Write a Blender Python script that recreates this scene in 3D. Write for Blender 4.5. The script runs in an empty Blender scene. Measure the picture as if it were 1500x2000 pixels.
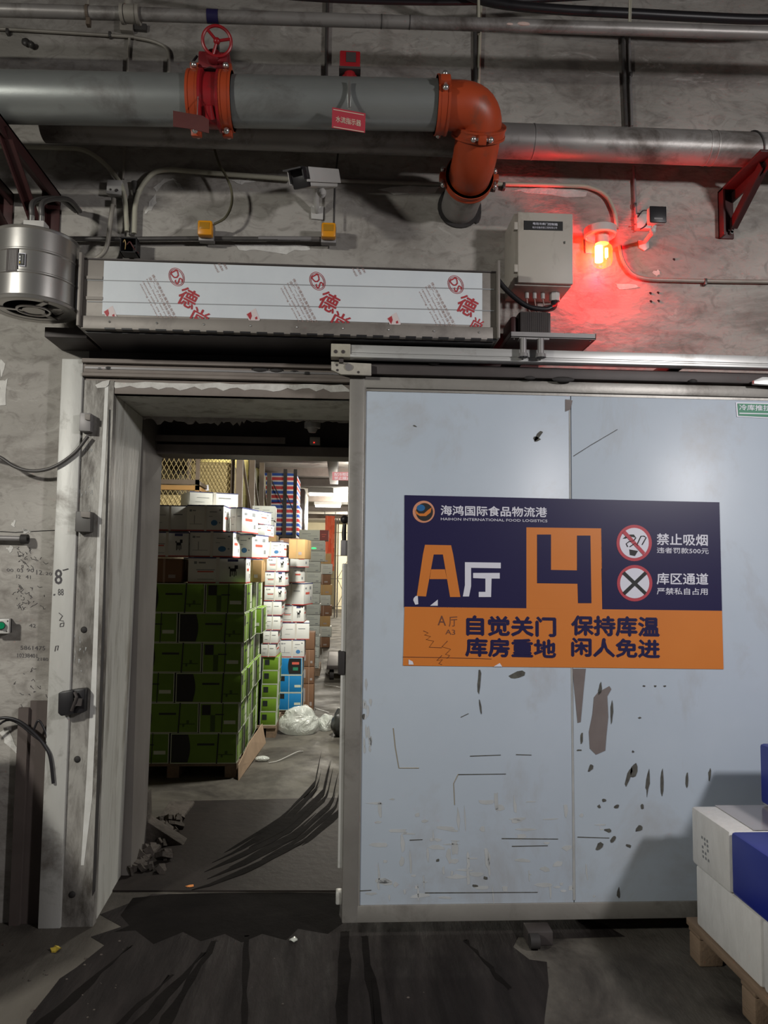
import bpy, bmesh, math, random
from math import radians, sin, cos, pi, atan2, sqrt
from mathutils import Vector, Matrix

random.seed(7)
C = bpy.context.scene.collection
SC = bpy.context.scene

# ------------------------------------------------------------------ camera
CAM = Vector((0, -3.65, 1.6)); F = 1500.0
_y, _p, _r = radians(3.2), radians(4.2), radians(.64)
FW = Vector((sin(_y) * cos(_p), cos(_y) * cos(_p), sin(_p)))
_r0 = Vector((cos(_y), -sin(_y), 0)); _u0 = _r0.cross(FW)
RT = _r0 * cos(_r) + _u0 * sin(_r); UP = _u0 * cos(_r) - _r0 * sin(_r)
cd = bpy.data.cameras.new('camera'); cam = bpy.data.objects.new('camera', cd); C.objects.link(cam)
cd.sensor_fit = 'VERTICAL'; cd.sensor_height = 24; cd.lens = 24 * F / 2000; cd.clip_start = .05; cd.clip_end = 100
cam.matrix_world = Matrix(((RT.x, UP.x, -FW.x, CAM.x), (RT.y, UP.y, -FW.y, CAM.y), (RT.z, UP.z, -FW.z, CAM.z), (0, 0, 0, 1)))
SC.camera = cam
SC.view_settings.view_transform = 'Standard'; SC.view_settings.look = 'None'
SC.view_settings.gamma = 1; SC.view_settings.use_curve_mapping = False
SC.view_settings.exposure = 0.0

# ------------------------------------------------------------------ world and lights
w = bpy.data.worlds.new('world'); SC.world = w; w.use_nodes = True
w.node_tree.nodes['Background'].inputs[0].default_value = (.8, .85, 1, 1)
w.node_tree.nodes['Background'].inputs[1].default_value = .035

def lamp(name, kind, loc, energy, col, target=None, size=.4, size_y=None, radius=.05):
    d = bpy.data.lights.new(name, kind); o = bpy.data.objects.new(name, d); C.objects.link(o)
    d.energy = energy; d.color = col; o.location = loc
    if kind == 'AREA':
        d.size = size
        if size_y: d.shape = 'RECTANGLE'; d.size_y = size_y
    else: d.shadow_soft_size = radius
    if target is not None:
        o.rotation_euler = (Vector(target) - Vector(loc)).to_track_quat('-Z', 'Y').to_euler()
    return o

lamp('hall_lamp_left', 'AREA', (-3.0, -3.4, 3.28), 150, (1, .975, .89), (-.9, 0, -6.0), .3)
lamp('hall_lamp_right', 'AREA', (2.9, -3.3, 3.05), 98, (1, .965, .96), (1.0, 0, -1.3), .3)
lamp('aisle_lamp', 'AREA', (.28, 2.75, 3.2), 150, (1, .97, .88), (-.6, 4.4, 1.0), .35)
lamp('aisle_lamp_middle', 'POINT', (.35, 9.4, 2.85), 110, (1, .93, .82), radius=.12)
lamp('rack_lamp', 'AREA', (-1.5, 6.2, 3.38), 18, (1, .84, .5), (-1.7, 7.0, 2.4), .3)
lamp('aisle_lamp_farther', 'POINT', (.25, 15.6, 2.9), 330, (1, .94, .82), radius=.15)
lamp('aisle_lamp_far', 'POINT', (.45, 23.7, 2.5), 520, (1, .93, .78), radius=.2)

# ------------------------------------------------------------------ helpers
def ray(px, py): return FW + RT * ((px - 750) / F) - UP * ((py - 1000) / F)
def W(px, py, Y=0.0):
    d = ray(px, py); return CAM + d * ((Y - CAM.y) / d.y)
def G(px, py, Z=0.0):
    d = ray(px, py); return CAM + d * ((Z - CAM.z) / d.z)

class MB:
    def __init__(s): s.v = []; s.f = []; s.isl = []
    def add(s, vs, fs):
        n = len(s.v); s.isl.append((n, len(s.f), len(vs), len(fs))); s.v += [Vector(v) for v in vs]; s.f += [tuple(i + n for i in f) for f in fs]; return s
    def box(s, x0, x1, y0, y1, z0, z1):
        return s.add([(x, y, z) for x in (x0, x1) for y in (y0, y1) for z in (z0, z1)],
                     [(0, 1, 3, 2), (4, 6, 7, 5), (0, 4, 5, 1), (2, 3, 7, 6), (0, 2, 6, 4), (1, 5, 7, 3)])
    def split(s, each):
        out = {}
        for i, (v0, f0, nv, nf) in enumerate(s.isl):
            vs = s.v[v0:v0 + nv]; fr = max(v.y for v in vs) - min(v.y for v in vs) < .004
            out.setdefault((fr, i if each else 0), MB()).add(vs, [tuple(q - v0 for q in f) for f in s.f[f0:f0 + nf]])
        return list(out.values())
    def obox(s, c, size, M=None):
        n = len(s.v); a, b, d = (q / 2 for q in size); s.box(-a, a, -b, b, -d, d)
        for i in range(n, len(s.v)):
            s.v[i] = (M @ s.v[i] if M else s.v[i]) + Vector(c)
        return s
    def bar(s, p, q, wd, th, up=(0, 0, 1)):
        p = Vector(p); q = Vector(q); d = (q - p).normalized(); u = Vector(up)
        a = d.cross(u)
        if a.length < 1e-3: a = d.cross(Vector((1, 0, 0)))
        a.normalize(); b = a.cross(d).normalized()
        vs = []
        for e in (p, q):
            for sa, sb in ((-1, -1), (1, -1), (1, 1), (-1, 1)): vs.append(e + a * (sa * wd / 2) + b * (sb * th / 2))
        return s.add(vs, [(0, 1, 2, 3), (7, 6, 5, 4), (0, 4, 5, 1), (1, 5, 6, 2), (2, 6, 7, 3), (3, 7, 4, 0)])
    def tube(s, pts, r, n=12, cap=True):
        pts = [Vector(p) for p in pts]; rs = r if isinstance(r, (list, tuple)) else [r] * len(pts)
        t0 = (pts[1] - pts[0]).normalized()
        u = t0.cross(Vector((0, 0, 1)))
        if u.length < 1e-3: u = t0.cross(Vector((0, 1, 0)))
        u.normalize(); vs = []; k = len(pts)
        for i, p in enumerate(pts):
            t = (pts[min(i + 1, k - 1)] - pts[max(i - 1, 0)]).normalized()
            u = (u - t * u.dot(t)).normalized(); b = t.cross(u)
            for j in range(n):
                a = 2 * pi * j / n; vs.append(p + (u * cos(a) + b * sin(a)) * rs[i])
        fs = [(i * n + j, i * n + (j + 1) % n, (i + 1) * n + (j + 1) % n, (i + 1) * n + j) for i in range(k - 1) for j in range(n)]
        if cap: fs += [tuple(range(n - 1, -1, -1)), tuple((k - 1) * n + j for j in range(n))]
        return s.add(vs, fs)
    def cyl(s, p, q, r, n=20, r2=None): return s.tube([p, q], [r, r if r2 is None else r2], n)
    def ring(s, c, ax, ro, ri, h, n=32):
        c = Vector(c); ax = Vector(ax).normalized(); u = ax.orthogonal().normalized(); b = ax.cross(u); vs = []
        for rr, hh in ((ro, -h / 2), (ro, h / 2), (ri, h / 2), (ri, -h / 2)):
            for j in range(n):
                a = 2 * pi * j / n; vs.append(c + (u * cos(a) + b * sin(a)) * rr + ax * hh)
        return s.add(vs, [(k * n + j, k * n + (j + 1) % n, ((k + 1) % 4) * n + (j + 1) % n, ((k + 1) % 4) * n + j) for k in range(4) for j in range(n)])
    def torus(s, c, ax, R, r, n=32, m=8):
        c = Vector(c); ax = Vector(ax).normalized(); u = ax.orthogonal().normalized(); b = ax.cross(u); vs = []
        for j in range(n):
            a = 2 * pi * j / n; d = u * cos(a) + b * sin(a)
            for k in range(m):
                e = 2 * pi * k / m; vs.append(c + d * (R + r * cos(e)) + ax * (r * sin(e)))
        return s.add(vs, [(j * m + k, j * m + (k + 1) % m, ((j + 1) % n) * m + (k + 1) % m, ((j + 1) % n) * m + k) for j in range(n) for k in range(m)])
    def lathe(s, prof, c, n=32):
        c = Vector(c); vs = []; k = len(prof)
        for r, z in prof:
            for j in range(n):
                a = 2 * pi * j / n; vs.append(c + Vector((r * cos(a), r * sin(a), z)))
        fs = [(i * n + j, i * n + (j + 1) % n, (i + 1) * n + (j + 1) % n, (i + 1) * n + j) for i in range(k - 1) for j in range(n)]
        return s.add(vs, fs)
    def prism(s, poly, t):
        """closed 3-D polygon, thickened along vector t"""
        poly = [Vector(p) for p in poly]; n = len(poly); t = Vector(t)
        return s.add(poly + [p + t for p in poly], [tuple(range(n)), tuple(range(2 * n - 1, n - 1, -1))] + [(i, i + n, (i + 1) % n + n, (i + 1) % n) for i in range(n)])
    def pp(s, px, Y, t=.001):
        """polygon given in photo pixels on the wall-parallel plane Y; front face stands t nearer the hall"""
        return s.prism([W(x, y, Y) - Vector((0, t, 0)) for x, y in px], (0, t, 0))
    def sphere(s, c, r, n=16, m=10, sc=(1, 1, 1)):
        c = Vector(c); prof = []
        vs = [c + Vector((0, 0, -r * sc[2]))]
        for i in range(1, m):
            e = -pi / 2 + pi * i / m
            for j in range(n):
                a = 2 * pi * j / n; vs.append(c + Vector((r * cos(e) * cos(a) * sc[0], r * cos(e) * sin(a) * sc[1], r * sin(e) * sc[2])))
        vs.append(c + Vector((0, 0, r * sc[2]))); L = len(vs) - 1
        fs = [(0, 1 + (j + 1) % n, 1 + j) for j in range(n)]
        fs += [(1 + i * n + j, 1 + i * n + (j + 1) % n, 1 + (i + 1) * n + (j + 1) % n, 1 + (i + 1) * n + j) for i in range(m - 2) for j in range(n)]
        fs += [(L, 1 + (m - 2) * n + j, 1 + (m - 2) * n + (j + 1) % n) for j in range(n)]
        return s.add(vs, fs)

WP = {}
def wpos(o): return WP.get(o.name, Vector((0, 0, 0)))

def mesh_of(name, mb, m, smooth, bevel, org):
    me = bpy.data.meshes.new(name); me.from_pydata([v - org for v in mb.v], [], mb.f)
    bm = bmesh.new(); bm.from_mesh(me)
    bmesh.ops.recalc_face_normals(bm, faces=bm.faces)
    if bevel:
        es = [e for e in bm.edges if len(e.link_faces) == 2 and e.calc_face_angle(0) > .6]
        bmesh.ops.bevel(bm, geom=es, offset=bevel, segments=2, affect='EDGES', profile=.5)
    bm.to_mesh(me); bm.free()
    if smooth or bevel:
        for p in me.polygons: p.use_smooth = True
        me.set_sharp_from_angle(angle=radians(35))
    me.materials.append(m); return me

def build(name, mb, m, parent=None, smooth=False, bevel=0, local=False):
    """local=True: vertices already relative to the parent"""
    xs = [v.x for v in mb.v]; ys = [v.y for v in mb.v]; zs = [v.z for v in mb.v]
    org = Vector(((min(xs) + max(xs)) / 2, (min(ys) + max(ys)) / 2, min(zs)))
    o = bpy.data.objects.new(name, mesh_of(name, mb, m, smooth, bevel, org)); C.objects.link(o)
    if parent is not None:
        o.parent = parent; o.location = org if local else org - wpos(parent)
    else: o.location = org
    WP[o.name] = org
    return o

def tag(o, label, cat=None, group=None, kind=None):
    o['label'] = label
    if cat: o['category'] = cat
    if group: o['group'] = group
    if kind: o['kind'] = kind
    return o

def thing(name, label, cat, loc, group=None):
    o = bpy.data.objects.new(name, None); C.objects.link(o); o.location = loc; WP[o.name] = Vector(loc)
    o.empty_display_size = .1
    return tag(o, label, cat, group)

def S(o, label, cat): return tag(o, label, cat, kind='structure')

def fillet(pts, r, n=6):
    pts = [Vector(p) for p in pts]; out = [pts[0]]
    for a, b, c in zip(pts, pts[1:], pts[2:]):
        d1 = (a - b); d2 = (c - b); rr = min(r, d1.length * .49, d2.length * .49)
        p = b + d1.normalized() * rr; q = b + d2.normalized() * rr
        for i in range(n + 1):
            t = i / n; out.append(p * (1 - t) ** 2 + b * (2 * t * (1 - t)) + q * t ** 2)
    return out + [pts[-1]]

def cr(pts, n=6):
    pts = [Vector(p) for p in pts]; P = [pts[0] * 2 - pts[1]] + pts + [pts[-1] * 2 - pts[-2]]; out = []
    for i in range(1, len(P) - 2):
        for k in range(n):
            t = k / n; a, b, c, d = P[i - 1:i + 3]
            out.append(.5 * ((2 * b) + (c - a) * t + (2 * a - 5 * b + 4 * c - d) * t * t + (3 * b - a - 3 * c + d) * t ** 3))
    return out + [pts[-1]]

_tc = {}
def glyphs(s, bold=0.0):
    if (s, bold) not in _tc:
        cu = bpy.data.curves.new('lettering', 'FONT'); cu.body = s; cu.resolution_u = 2
        o = bpy.data.objects.new('lettering', cu); C.objects.link(o)
        me = bpy.data.meshes.new_from_object(o.evaluated_get(bpy.context.evaluated_depsgraph_get()))
        vs = [(v.co.x, v.co.y) for v in me.vertices]; fs = [tuple(p.vertices) for p in me.polygons]
        bpy.data.objects.remove(o); bpy.data.curves.remove(cu); bpy.data.meshes.remove(me)
        x0 = min(v[0] for v in vs); x1 = max(v[0] for v in vs); y0 = min(v[1] for v in vs); y1 = max(v[1] for v in vs)
        _tc[(s, bold)] = ([((x - x0) / (x1 - x0), (y - y0) / (y1 - y0)) for x, y in vs], fs)
    return _tc[(s, bold)]

def text(mb, s, bl, br, tl, bold=0.0):
    """lettering laid between three 3-D corners"""
    vs, fs = glyphs(s); bl = Vector(bl); a = Vector(br) - bl; b = Vector(tl) - bl
    e = bold * b.length * 1.3; ua = a.normalized(); ub = b.normalized(); nn = ua.cross(ub)
    for i, (sx, sy) in enumerate(((0, 0), (1, 0), (-1, 0), (0, 1), (0, -1)) if bold else ((0, 0),)):
        mb.add([bl + a * x + b * y + ua * (e * sx) + ub * (e * sy) + nn * (.00006 * i) for x, y in vs], fs)
    return mb
def textpx(mb, s, x0, x1, ybl, ybr, ytl, Y, bold=0.0, dx=0):
    return text(mb, s, W(x0, ybl, Y), W(x1, ybr, Y), W(x0 + dx, ytl, Y), bold)

# ------------------------------------------------------------------ materials
def mat(name, c1, c2=None, scale=6, rough=.6, metal=0, bump=0, bscale=60, stretch=(1, 1, 1), dirt=None, damt=.5, dscale=2.5,
        dst=(1, 1, 1), world=False, vary=0, spec=.4, emit=None, es=0, r2=None, fine=None, fscale=28, famt=.4, lite=None):
    m = bpy.data.materials.new(name); m.use_nodes = True; nt = m.node_tree; N = nt.nodes; L = nt.links; b = N['Principled BSDF']
    b.inputs['Roughness'].default_value = rough; b.inputs['Metallic'].default_value = metal
    b.inputs['Specular IOR Level'].default_value = spec
    if world: src = N.new('ShaderNodeNewGeometry').outputs['Position']
    else: src = N.new('ShaderNodeTexCoord').outputs['Object']
    def noise(sc, st, det=5, ro=.6, dist=0.0):
        mp = N.new('ShaderNodeMapping'); mp.inputs['Scale'].default_value = st; L.new(src, mp.inputs[0])
        n = N.new('ShaderNodeTexNoise'); n.inputs['Scale'].default_value = sc; n.inputs['Detail'].default_value = det
        n.inputs['Roughness'].default_value = ro; n.inputs['Distortion'].default_value = dist
        L.new(mp.outputs[0], n.inputs['Vector']); return n.outputs['Fac']
    def ramp(f, a, bb):
        r = N.new('ShaderNodeMapRange'); r.inputs[1].default_value = a; r.inputs[2].default_value = bb; L.new(f, r.inputs[0]); return r.outputs[0]
    def mix(f, a, bb):
        x = N.new('ShaderNodeMix'); x.data_type = 'RGBA'
        if isinstance(f, (int, float)): x.inputs[0].default_value = f
        else: L.new(f, x.inputs[0])
        for i, q in ((6, a), (7, bb)):
            if isinstance(q, tuple): x.inputs[i].default_value = (*q, 1)
            else: L.new(q, x.inputs[i])
        return x.outputs[2]
    col = c1
    if c2: col = mix(ramp(noise(scale, stretch), .3, .7), c1, c2)
    if dirt: 
        f = ramp(noise(dscale, dst, 7, .68, .4), .62 - damt * .25, .78 - damt * .2); col = mix(f, col, dirt)
    if fine:
        f = ramp(noise(fscale, (dst[0] * 1.4, dst[1], dst[2] * .8), 7, .62, 1.6), .56 - famt * .15, .92 - famt * .15); col = mix(f, col, fine)
    if lite:
        f = ramp(noise(fscale * .35, dst, 8, .7, 1.5), .60, .74); col = mix(f, col, lite)
    if vary:
        oi = N.new('ShaderNodeObjectInfo'); h = N.new('ShaderNodeHueSaturation')
        r = N.new('ShaderNodeMapRange'); r.inputs[3].default_value = 1 - vary; r.inputs[4].default_value = 1 + vary
        L.new(oi.outputs['Random'], r.inputs[0]); L.new(r.outputs[0], h.inputs['Value'])
        if isinstance(col, tuple): h.inputs['Color'].default_value = (*col, 1)
        else: L.new(col, h.inputs['Color'])
        col = h.outputs[0]
    if isinstance(col, tuple): b.inputs['Base Color'].default_value = (*col, 1)
    else: L.new(col, b.inputs['Base Color'])
    if r2 is not None:
        rr = N.new('ShaderNodeMapRange'); rr.inputs[1].default_value = .3; rr.inputs[2].default_value = .7
        rr.inputs[3].default_value = rough; rr.inputs[4].default_value = r2
        L.new(noise(scale * 1.7, stretch), rr.inputs[0]); L.new(rr.outputs[0], b.inputs['Roughness'])
    if bump:
        bp = N.new('ShaderNodeBump'); bp.inputs['Strength'].default_value = min(1, bump); bp.inputs['Distance'].default_value = .012 * max(1, bump)
        L.new(noise(bscale, stretch, 6, .6), bp.inputs['Height']); L.new(bp.outputs[0], b.inputs['Normal'])
    if emit: b.inputs['Emission Color'].default_value = (*emit, 1); b.inputs['Emission Strength'].default_value = es
    return m

PLASTER = mat('stained_plaster', (.26, .245, .222), (.42, .40, .37), 1.5, .85, bump=.9, bscale=7, stretch=(.7, 1, 1.5), dirt=(.17, .152, .136), damt=.5, dscale=1.9, dst=(.6, 1, 1.6), world=True, fine=(.14, .125, .112), fscale=11, famt=.45, lite=(.5, .48, .45))
SEAL = mat('smeared_sealant', (.66, .65, .62), (.48, .465, .44), 20, .7, bump=.6, bscale=30)
FLOOR = mat('grimy_concrete', (.075, .066, .057), (.115, .105, .09), 2.4, .55, bump=.7, bscale=9, stretch=(1.6, .5, 1), dirt=(.03, .026, .023), damt=.6, dscale=1.5, dst=(1, 1, 1), world=True, r2=.85, spec=.2)
GREASE = mat('greasy_stain', (.010, .0085, .0085), (.030, .025, .024), 3, .6, bump=.9, bscale=8, stretch=(2.4, .45, 1), dirt=(.010, .008, .008), damt=.7, dscale=2.2, dst=(3, .35, 1), world=True, r2=.85, spec=.12)
FLOORIN = mat('warehouse_concrete', (.075, .068, .058), (.13, .12, .1), 1.8, .5, bump=.3, bscale=12, dirt=(.03, .026, .022), damt=.7, dscale=1.3, world=True, r2=.8, spec=.25)
PLATE = mat('worn_steel_plate', (.022, .018, .016), (.032, .026, .024), 3, .6, .0, spec=.12, bump=.3, bscale=15, dirt=(.02, .017, .016), damt=.5, dscale=2, world=True)
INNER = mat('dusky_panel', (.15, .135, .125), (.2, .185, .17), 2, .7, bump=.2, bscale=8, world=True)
DARKIN = mat('dark_brown_panel', (.055, .045, .043), (.075, .062, .058), 3, .8, world=True)  # dark brown base for the gap ceiling and the panel over the inner opening
RACKWALL = mat('yellowed_foam_wall', (.2, .165, .09), (.3, .25, .14), 9, .8, bump=.6, bscale=25, world=True)
CEIL = mat('warehouse_ceiling', (.3, .285, .26), (.4, .38, .35), 2, .6, bump=.2, bscale=6, dirt=(.16, .14, .125), damt=.5, world=True)
BEAM = mat('brown_beam', (.15, .125, .11), (.21, .18, .16), 5, .6, world=True)
JAMB = mat('scuffed_jamb_panel', (.55, .55, .50), (.64, .64, .59), 5, .5, bump=.25, bscale=14, stretch=(2, 2, .6), dirt=(.27, .25, .21), damt=.45, dscale=4, dst=(2, 2, .35), world=True)
FRAME = mat('worn_frame_metal', (.40, .39, .36), (.26, .245, .225), 5, .5, .1, bump=.3, bscale=25, stretch=(2, 2, .5), dirt=(.10, .09, .078), damt=.78, dscale=5, dst=(1.6, 1.6, .6), world=True)
POST = mat('pale_post_metal', (.54, .54, .515), (.45, .445, .42), 4, .45, .1, bump=.1, bscale=20, stretch=(2, 2, .5), dirt=(.2, .185, .165), damt=.4, dscale=4, world=True)
ALU = mat('brushed_aluminium', (.62, .62, .61), (.5, .5, .49), 3, .36, .55, stretch=(.3, 1, 12), dirt=(.33, .31, .29), damt=.3, dscale=4)
DOORFR = mat('door_edge_metal', (.24, .228, .21), (.30, .287, .265), 4, .42, .35, bump=.05, dirt=(.16, .148, .133), damt=.45, dscale=3)
DOORW = mat('door_white_sheet', (.415, .475, .55), (.455, .515, .59), 2, .38, bump=.05, bscale=3, dirt=(.38, .40, .43), damt=.35, dscale=2.2, dst=(1, 1, .7), world=True)
GRIME = mat('door_grime', (.27, .275, .27), (.38, .39, .39), 7, .6)
SCUFF = mat('dark_scuff', (.045, .042, .04), (.10, .10, .085), 40, .7)
PEEL = mat('bare_brown_patch', (.14, .115, .11), (.17, .145, .14), 8, .6)
NAVY = mat('navy_vinyl', (.018, .015, .06), rough=.33, spec=.4)
ORANGE = mat('orange_vinyl', (.55, .17, .03), (.58, .185, .035), 3, .4)
WHITEV = mat('white_vinyl', (.62, .62, .70), rough=.4)
REDV = mat('red_vinyl', (.42, .05, .07), rough=.4)
BLACKV = mat('black_print', (.015, .015, .015), rough=.5)
INK = mat('marker_ink', (.06, .055, .06), rough=.6)
INKB = mat('brown_marker', (.14, .05, .03), rough=.6)
GALV = mat('galvanised_pipe', (.24, .255, .25), (.30, .315, .305), 5, .38, .5, bump=.06, bscale=14, stretch=(.4, 1, 1), dirt=(.17, .165, .16), damt=.25, dscale=3)
PIPEG = mat('dull_grey_pipe', (.25, .235, .225), (.33, .315, .30), 6, .42, .35, bump=.12, bscale=10, stretch=(.4, 1, 1), dirt=(.11, .095, .085), damt=.5, dscale=4)
CONDUIT = mat('old_conduit', (.33, .31, .27), (.24, .22, .195), 8, .5, .2)
CREAMC = mat('cream_conduit', (.46, .45, .36), (.40, .385, .31), 8, .5)
DARKC = mat('dark_conduit', (.06, .055, .055), (.1, .095, .09), 9, .45, .3)
ORPAINT = mat('orange_red_paint', (.40, .060, .018), (.34, .050, .016), 5, .42, dirt=(.12, .06, .04), damt=.4, dscale=5)
RED = mat('valve_red_paint', (.30, .012, .018), (.24, .012, .015), 6, .35, dirt=(.09, .02, .02), damt=.35, dscale=6)
MAROON = mat('maroon_bracket_paint', (.055, .017, .017), (.042, .015, .015), 7, .55)
MARSIGN = mat('dim_red_tag', (.11, .035, .032), (.09, .03, .028), 7, .5)
CHROME = mat('bright_bolt', (.7, .7, .68), rough=.25, metal=.9)
STEEL = mat('stainless_drum', (.56, .545, .52), (.47, .455, .435), 3, .3, .85, bump=.03, bscale=4)
CURT = mat('air_curtain_steel', (.23, .21, .19), (.185, .168, .152), 4, .5, .2, dirt=(.13, .115, .105), damt=.4, dscale=4)
DARKST = mat('dark_steel', (.05, .043, .042), (.07, .06, .058), 6, .55, .2)
GREYST = mat('grey_steel', (.2, .19, .19), (.26, .25, .25), 5, .5, .3)
FILM = mat('white_film', (.56, .60, .64), (.62, .66, .69), 5, .33, bump=.12, bscale=9)
FILMLINE = mat('film_crease', (.25, .26, .27), rough=.5)
PRINT = mat('red_film_print', (.36, .035, .045), rough=.5)
PRINTP = mat('faded_brown_print', (.36, .25, .23), rough=.5)
BEIGE = mat('beige_cabinet_paint', (.42, .39, .345), (.37, .345, .305), 4, .5, dirt=(.26, .24, .2), damt=.3, dscale=5)
BLACKP = mat('black_plastic', (.016, .015, .017), rough=.4)
RUBBER = mat('black_rubber', (.02, .018, .018), (.03, .027, .026), 9, .7)
WHITEP = mat('white_plastic', (.5, .49, .47), (.45, .44, .42), 7, .4)
AMBER = mat('amber_plastic', (.72, .30, .012), (.66, .26, .01), 5, .35)
AMBERD = mat('amber_lens', (.4, .2, .02), rough=.25)
GREENB = mat('green_button', (.0, .22, .09), rough=.35)
GREENS = mat('green_sticker', (.03, .2, .11), rough=.5)
KRAFT = mat('kraft_board', (.42, .27, .115), (.37, .235, .10), 8, .75, vary=.12)
KRAFTD = mat('brown_board', (.2, .105, .055), (.17, .09, .05), 8, .75)
CWHITE = mat('white_carton_board', (.66, .665, .63), (.6, .605, .575), 4, .6, vary=.08)
CGREY = mat('pale_grey_carton_board', (.48, .5, .455), (.43, .45, .41), 4, .6, vary=.1)
CGREEN = mat('green_carton_board', (.135, .25, .018), (.115, .215, .016), 5, .5, vary=.12)
CGREENL = mat('pale_green_board', (.42, .55, .24), (.36, .50, .18), 6, .5)
CBLUE = mat('blue_carton_board', (.012, .2, .46), (.012, .17, .40), 4, .45)
CMAROON = mat('maroon_print', (.18, .035, .03), rough=.6)
LINEW = mat('pale_edge_line', (.52, .56, .45), rough=.6)
LINER = mat('red_edge_line', (.4, .05, .04), rough=.6)
LINEN = mat('navy_edge_line', (.05, .06, .16), rough=.6)
PRINTG = mat('grey_print', (.2, .21, .22), rough=.6)
PRINTB = mat('blue_print', (.05, .17, .36), rough=.6)
PRINTR = mat('red_print', (.55, .10, .07), rough=.6)
STRAP = mat('dark_strap', (.018, .022, .02), rough=.4)
TAPE = mat('clear_tape', (.55, .53, .48), rough=.2, spec=.7)
FOAM = mat('white_foam', (.66, .655, .64), (.58, .575, .56), 16, .6, bump=.25, bscale=40, stretch=(2, 2, .7))
BLUET = mat('royal_blue_sheet', (.008, .02, .24), (.01, .024, .27), 4, .35, bump=.08, bscale=5)
WOOD = mat('pallet_wood', (.25, .175, .115), (.18, .125, .085), 7, .75, stretch=(4, .6, 4), bump=.3, bscale=18)
WIRE = mat('rusty_gold_wire', (.34, .27, .13), rough=.5, metal=.4)
RACKP = mat('rack_brown_post', (.10, .075, .055), (.13, .1, .075), 6, .6)
SACK = mat('olive_sack', (.16, .15, .07), (.22, .205, .10), 12, .8, bump=.6, bscale=12)
WRAP = mat('dark_wrapped_goods', (.055, .035, .033), (.08, .055, .05), 7, .35, bump=.8, bscale=9)
TARP = mat('red_tarp', (.85, .19, .09), (.75, .14, .07), 5, .6, bump=.5, bscale=8)
GLOWWALL = mat('pale_far_wall', (.72, .66, .48), (.66, .6, .43), 4, .7)
DEBRIS = mat('rubble', (.10, .085, .073), (.055, .046, .04), 9, .9, bump=1, bscale=30)
YELLOW = mat('yellow_scrap', (.6, .45, .06), rough=.6)
ORSCRAP = mat('orange_scrap', (.6, .22, .06), rough=.6)

def stripes():
    m = bpy.data.materials.new('woven_stripes'); m.use_nodes = True; nt = m.node_tree; N = nt.nodes; L = nt.links
    t = N.new('ShaderNodeTexCoord'); sp = N.new('ShaderNodeSeparateXYZ'); L.new(t.outputs['Object'], sp.inputs[0])
    a = N.new('ShaderNodeMath'); a.operation = 'MULTIPLY'; a.inputs[1].default_value = 6.5; L.new(sp.outputs[2], a.inputs[0])
    fr = N.new('ShaderNodeMath'); fr.operation = 'FRACT'; L.new(a.outputs[0], fr.inputs[0])
    r = N.new('ShaderNodeValToRGB'); r.color_ramp.interpolation = 'CONSTANT'; e = r.color_ramp.elements
    e[0].position = 0; e[0].color = (.03, .1, .45, 1); e[1].position = .33; e[1].color = (.75, .72, .7, 1)
    x = e.new(.5); x.color = (.6, .05, .05, 1); x = e.new(.84); x.color = (.75, .72, .7, 1)
    L.new(fr.outputs[0], r.inputs[0]); L.new(r.outputs[0], N['Principled BSDF'].inputs['Base Color']); N['Principled BSDF'].inputs['Roughness'].default_value = .6
    return m
STRIPE = stripes()

def glassy(name, col, alpha, rough=.1, emit=None, es=0):
    m = bpy.data.materials.new(name); m.use_nodes = True; b = m.node_tree.nodes['Principled BSDF']
    b.inputs['Base Color'].default_value = (*col, 1); b.inputs['Roughness'].default_value = rough; b.inputs['Alpha'].default_value = alpha
    if emit: b.inputs['Emission Color'].default_value = (*emit, 1); b.inputs['Emission Strength'].default_value = es
    return m
REDGLASS = glassy('glowing_red_glass', (.8, .03, .01), .45, .1, (1, .12, .01), 4.0)
BULB = mat('lit_beacon_lamp', (1, .5, .1), emit=(1, .5, .08), es=30)
TUBE = mat('lit_tube', (1, 1, 1), emit=(1, .96, .86), es=6)
REDLED = mat('red_led', (1, 0, 0), emit=(1, .03, .02), es=3)
GREENDOT = mat('glowing_green_mark', (0, 1, .2), emit=(.05, 1, .2), es=2)  # glow added to the small green label on the grey cartons
def plastic_film():
    m = bpy.data.materials.new('clear_crumpled_film'); m.use_nodes = True; nt = m.node_tree; N = nt.nodes; b = N['Principled BSDF']
    b.inputs['Base Color'].default_value = (.74, .77, .72, 1); b.inputs['Roughness'].default_value = .16; b.inputs['Alpha'].default_value = .6
    b.inputs['Specular IOR Level'].default_value = .9
    t = N.new('ShaderNodeTexCoord'); n = N.new('ShaderNodeTexNoise'); n.inputs['Scale'].default_value = 9; n.inputs['Detail'].default_value = 3; n.inputs['Distortion'].default_value = 2.2
    bp = N.new('ShaderNodeBump'); bp.inputs['Strength'].default_value = 1; bp.inputs['Distance'].default_value = .03
    nt.links.new(t.outputs['Object'], n.inputs['Vector']); nt.links.new(n.outputs['Fac'], bp.inputs['Height']); nt.links.new(bp.outputs[0], b.inputs['Normal'])
    return m
CLEAR = plastic_film()

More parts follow.
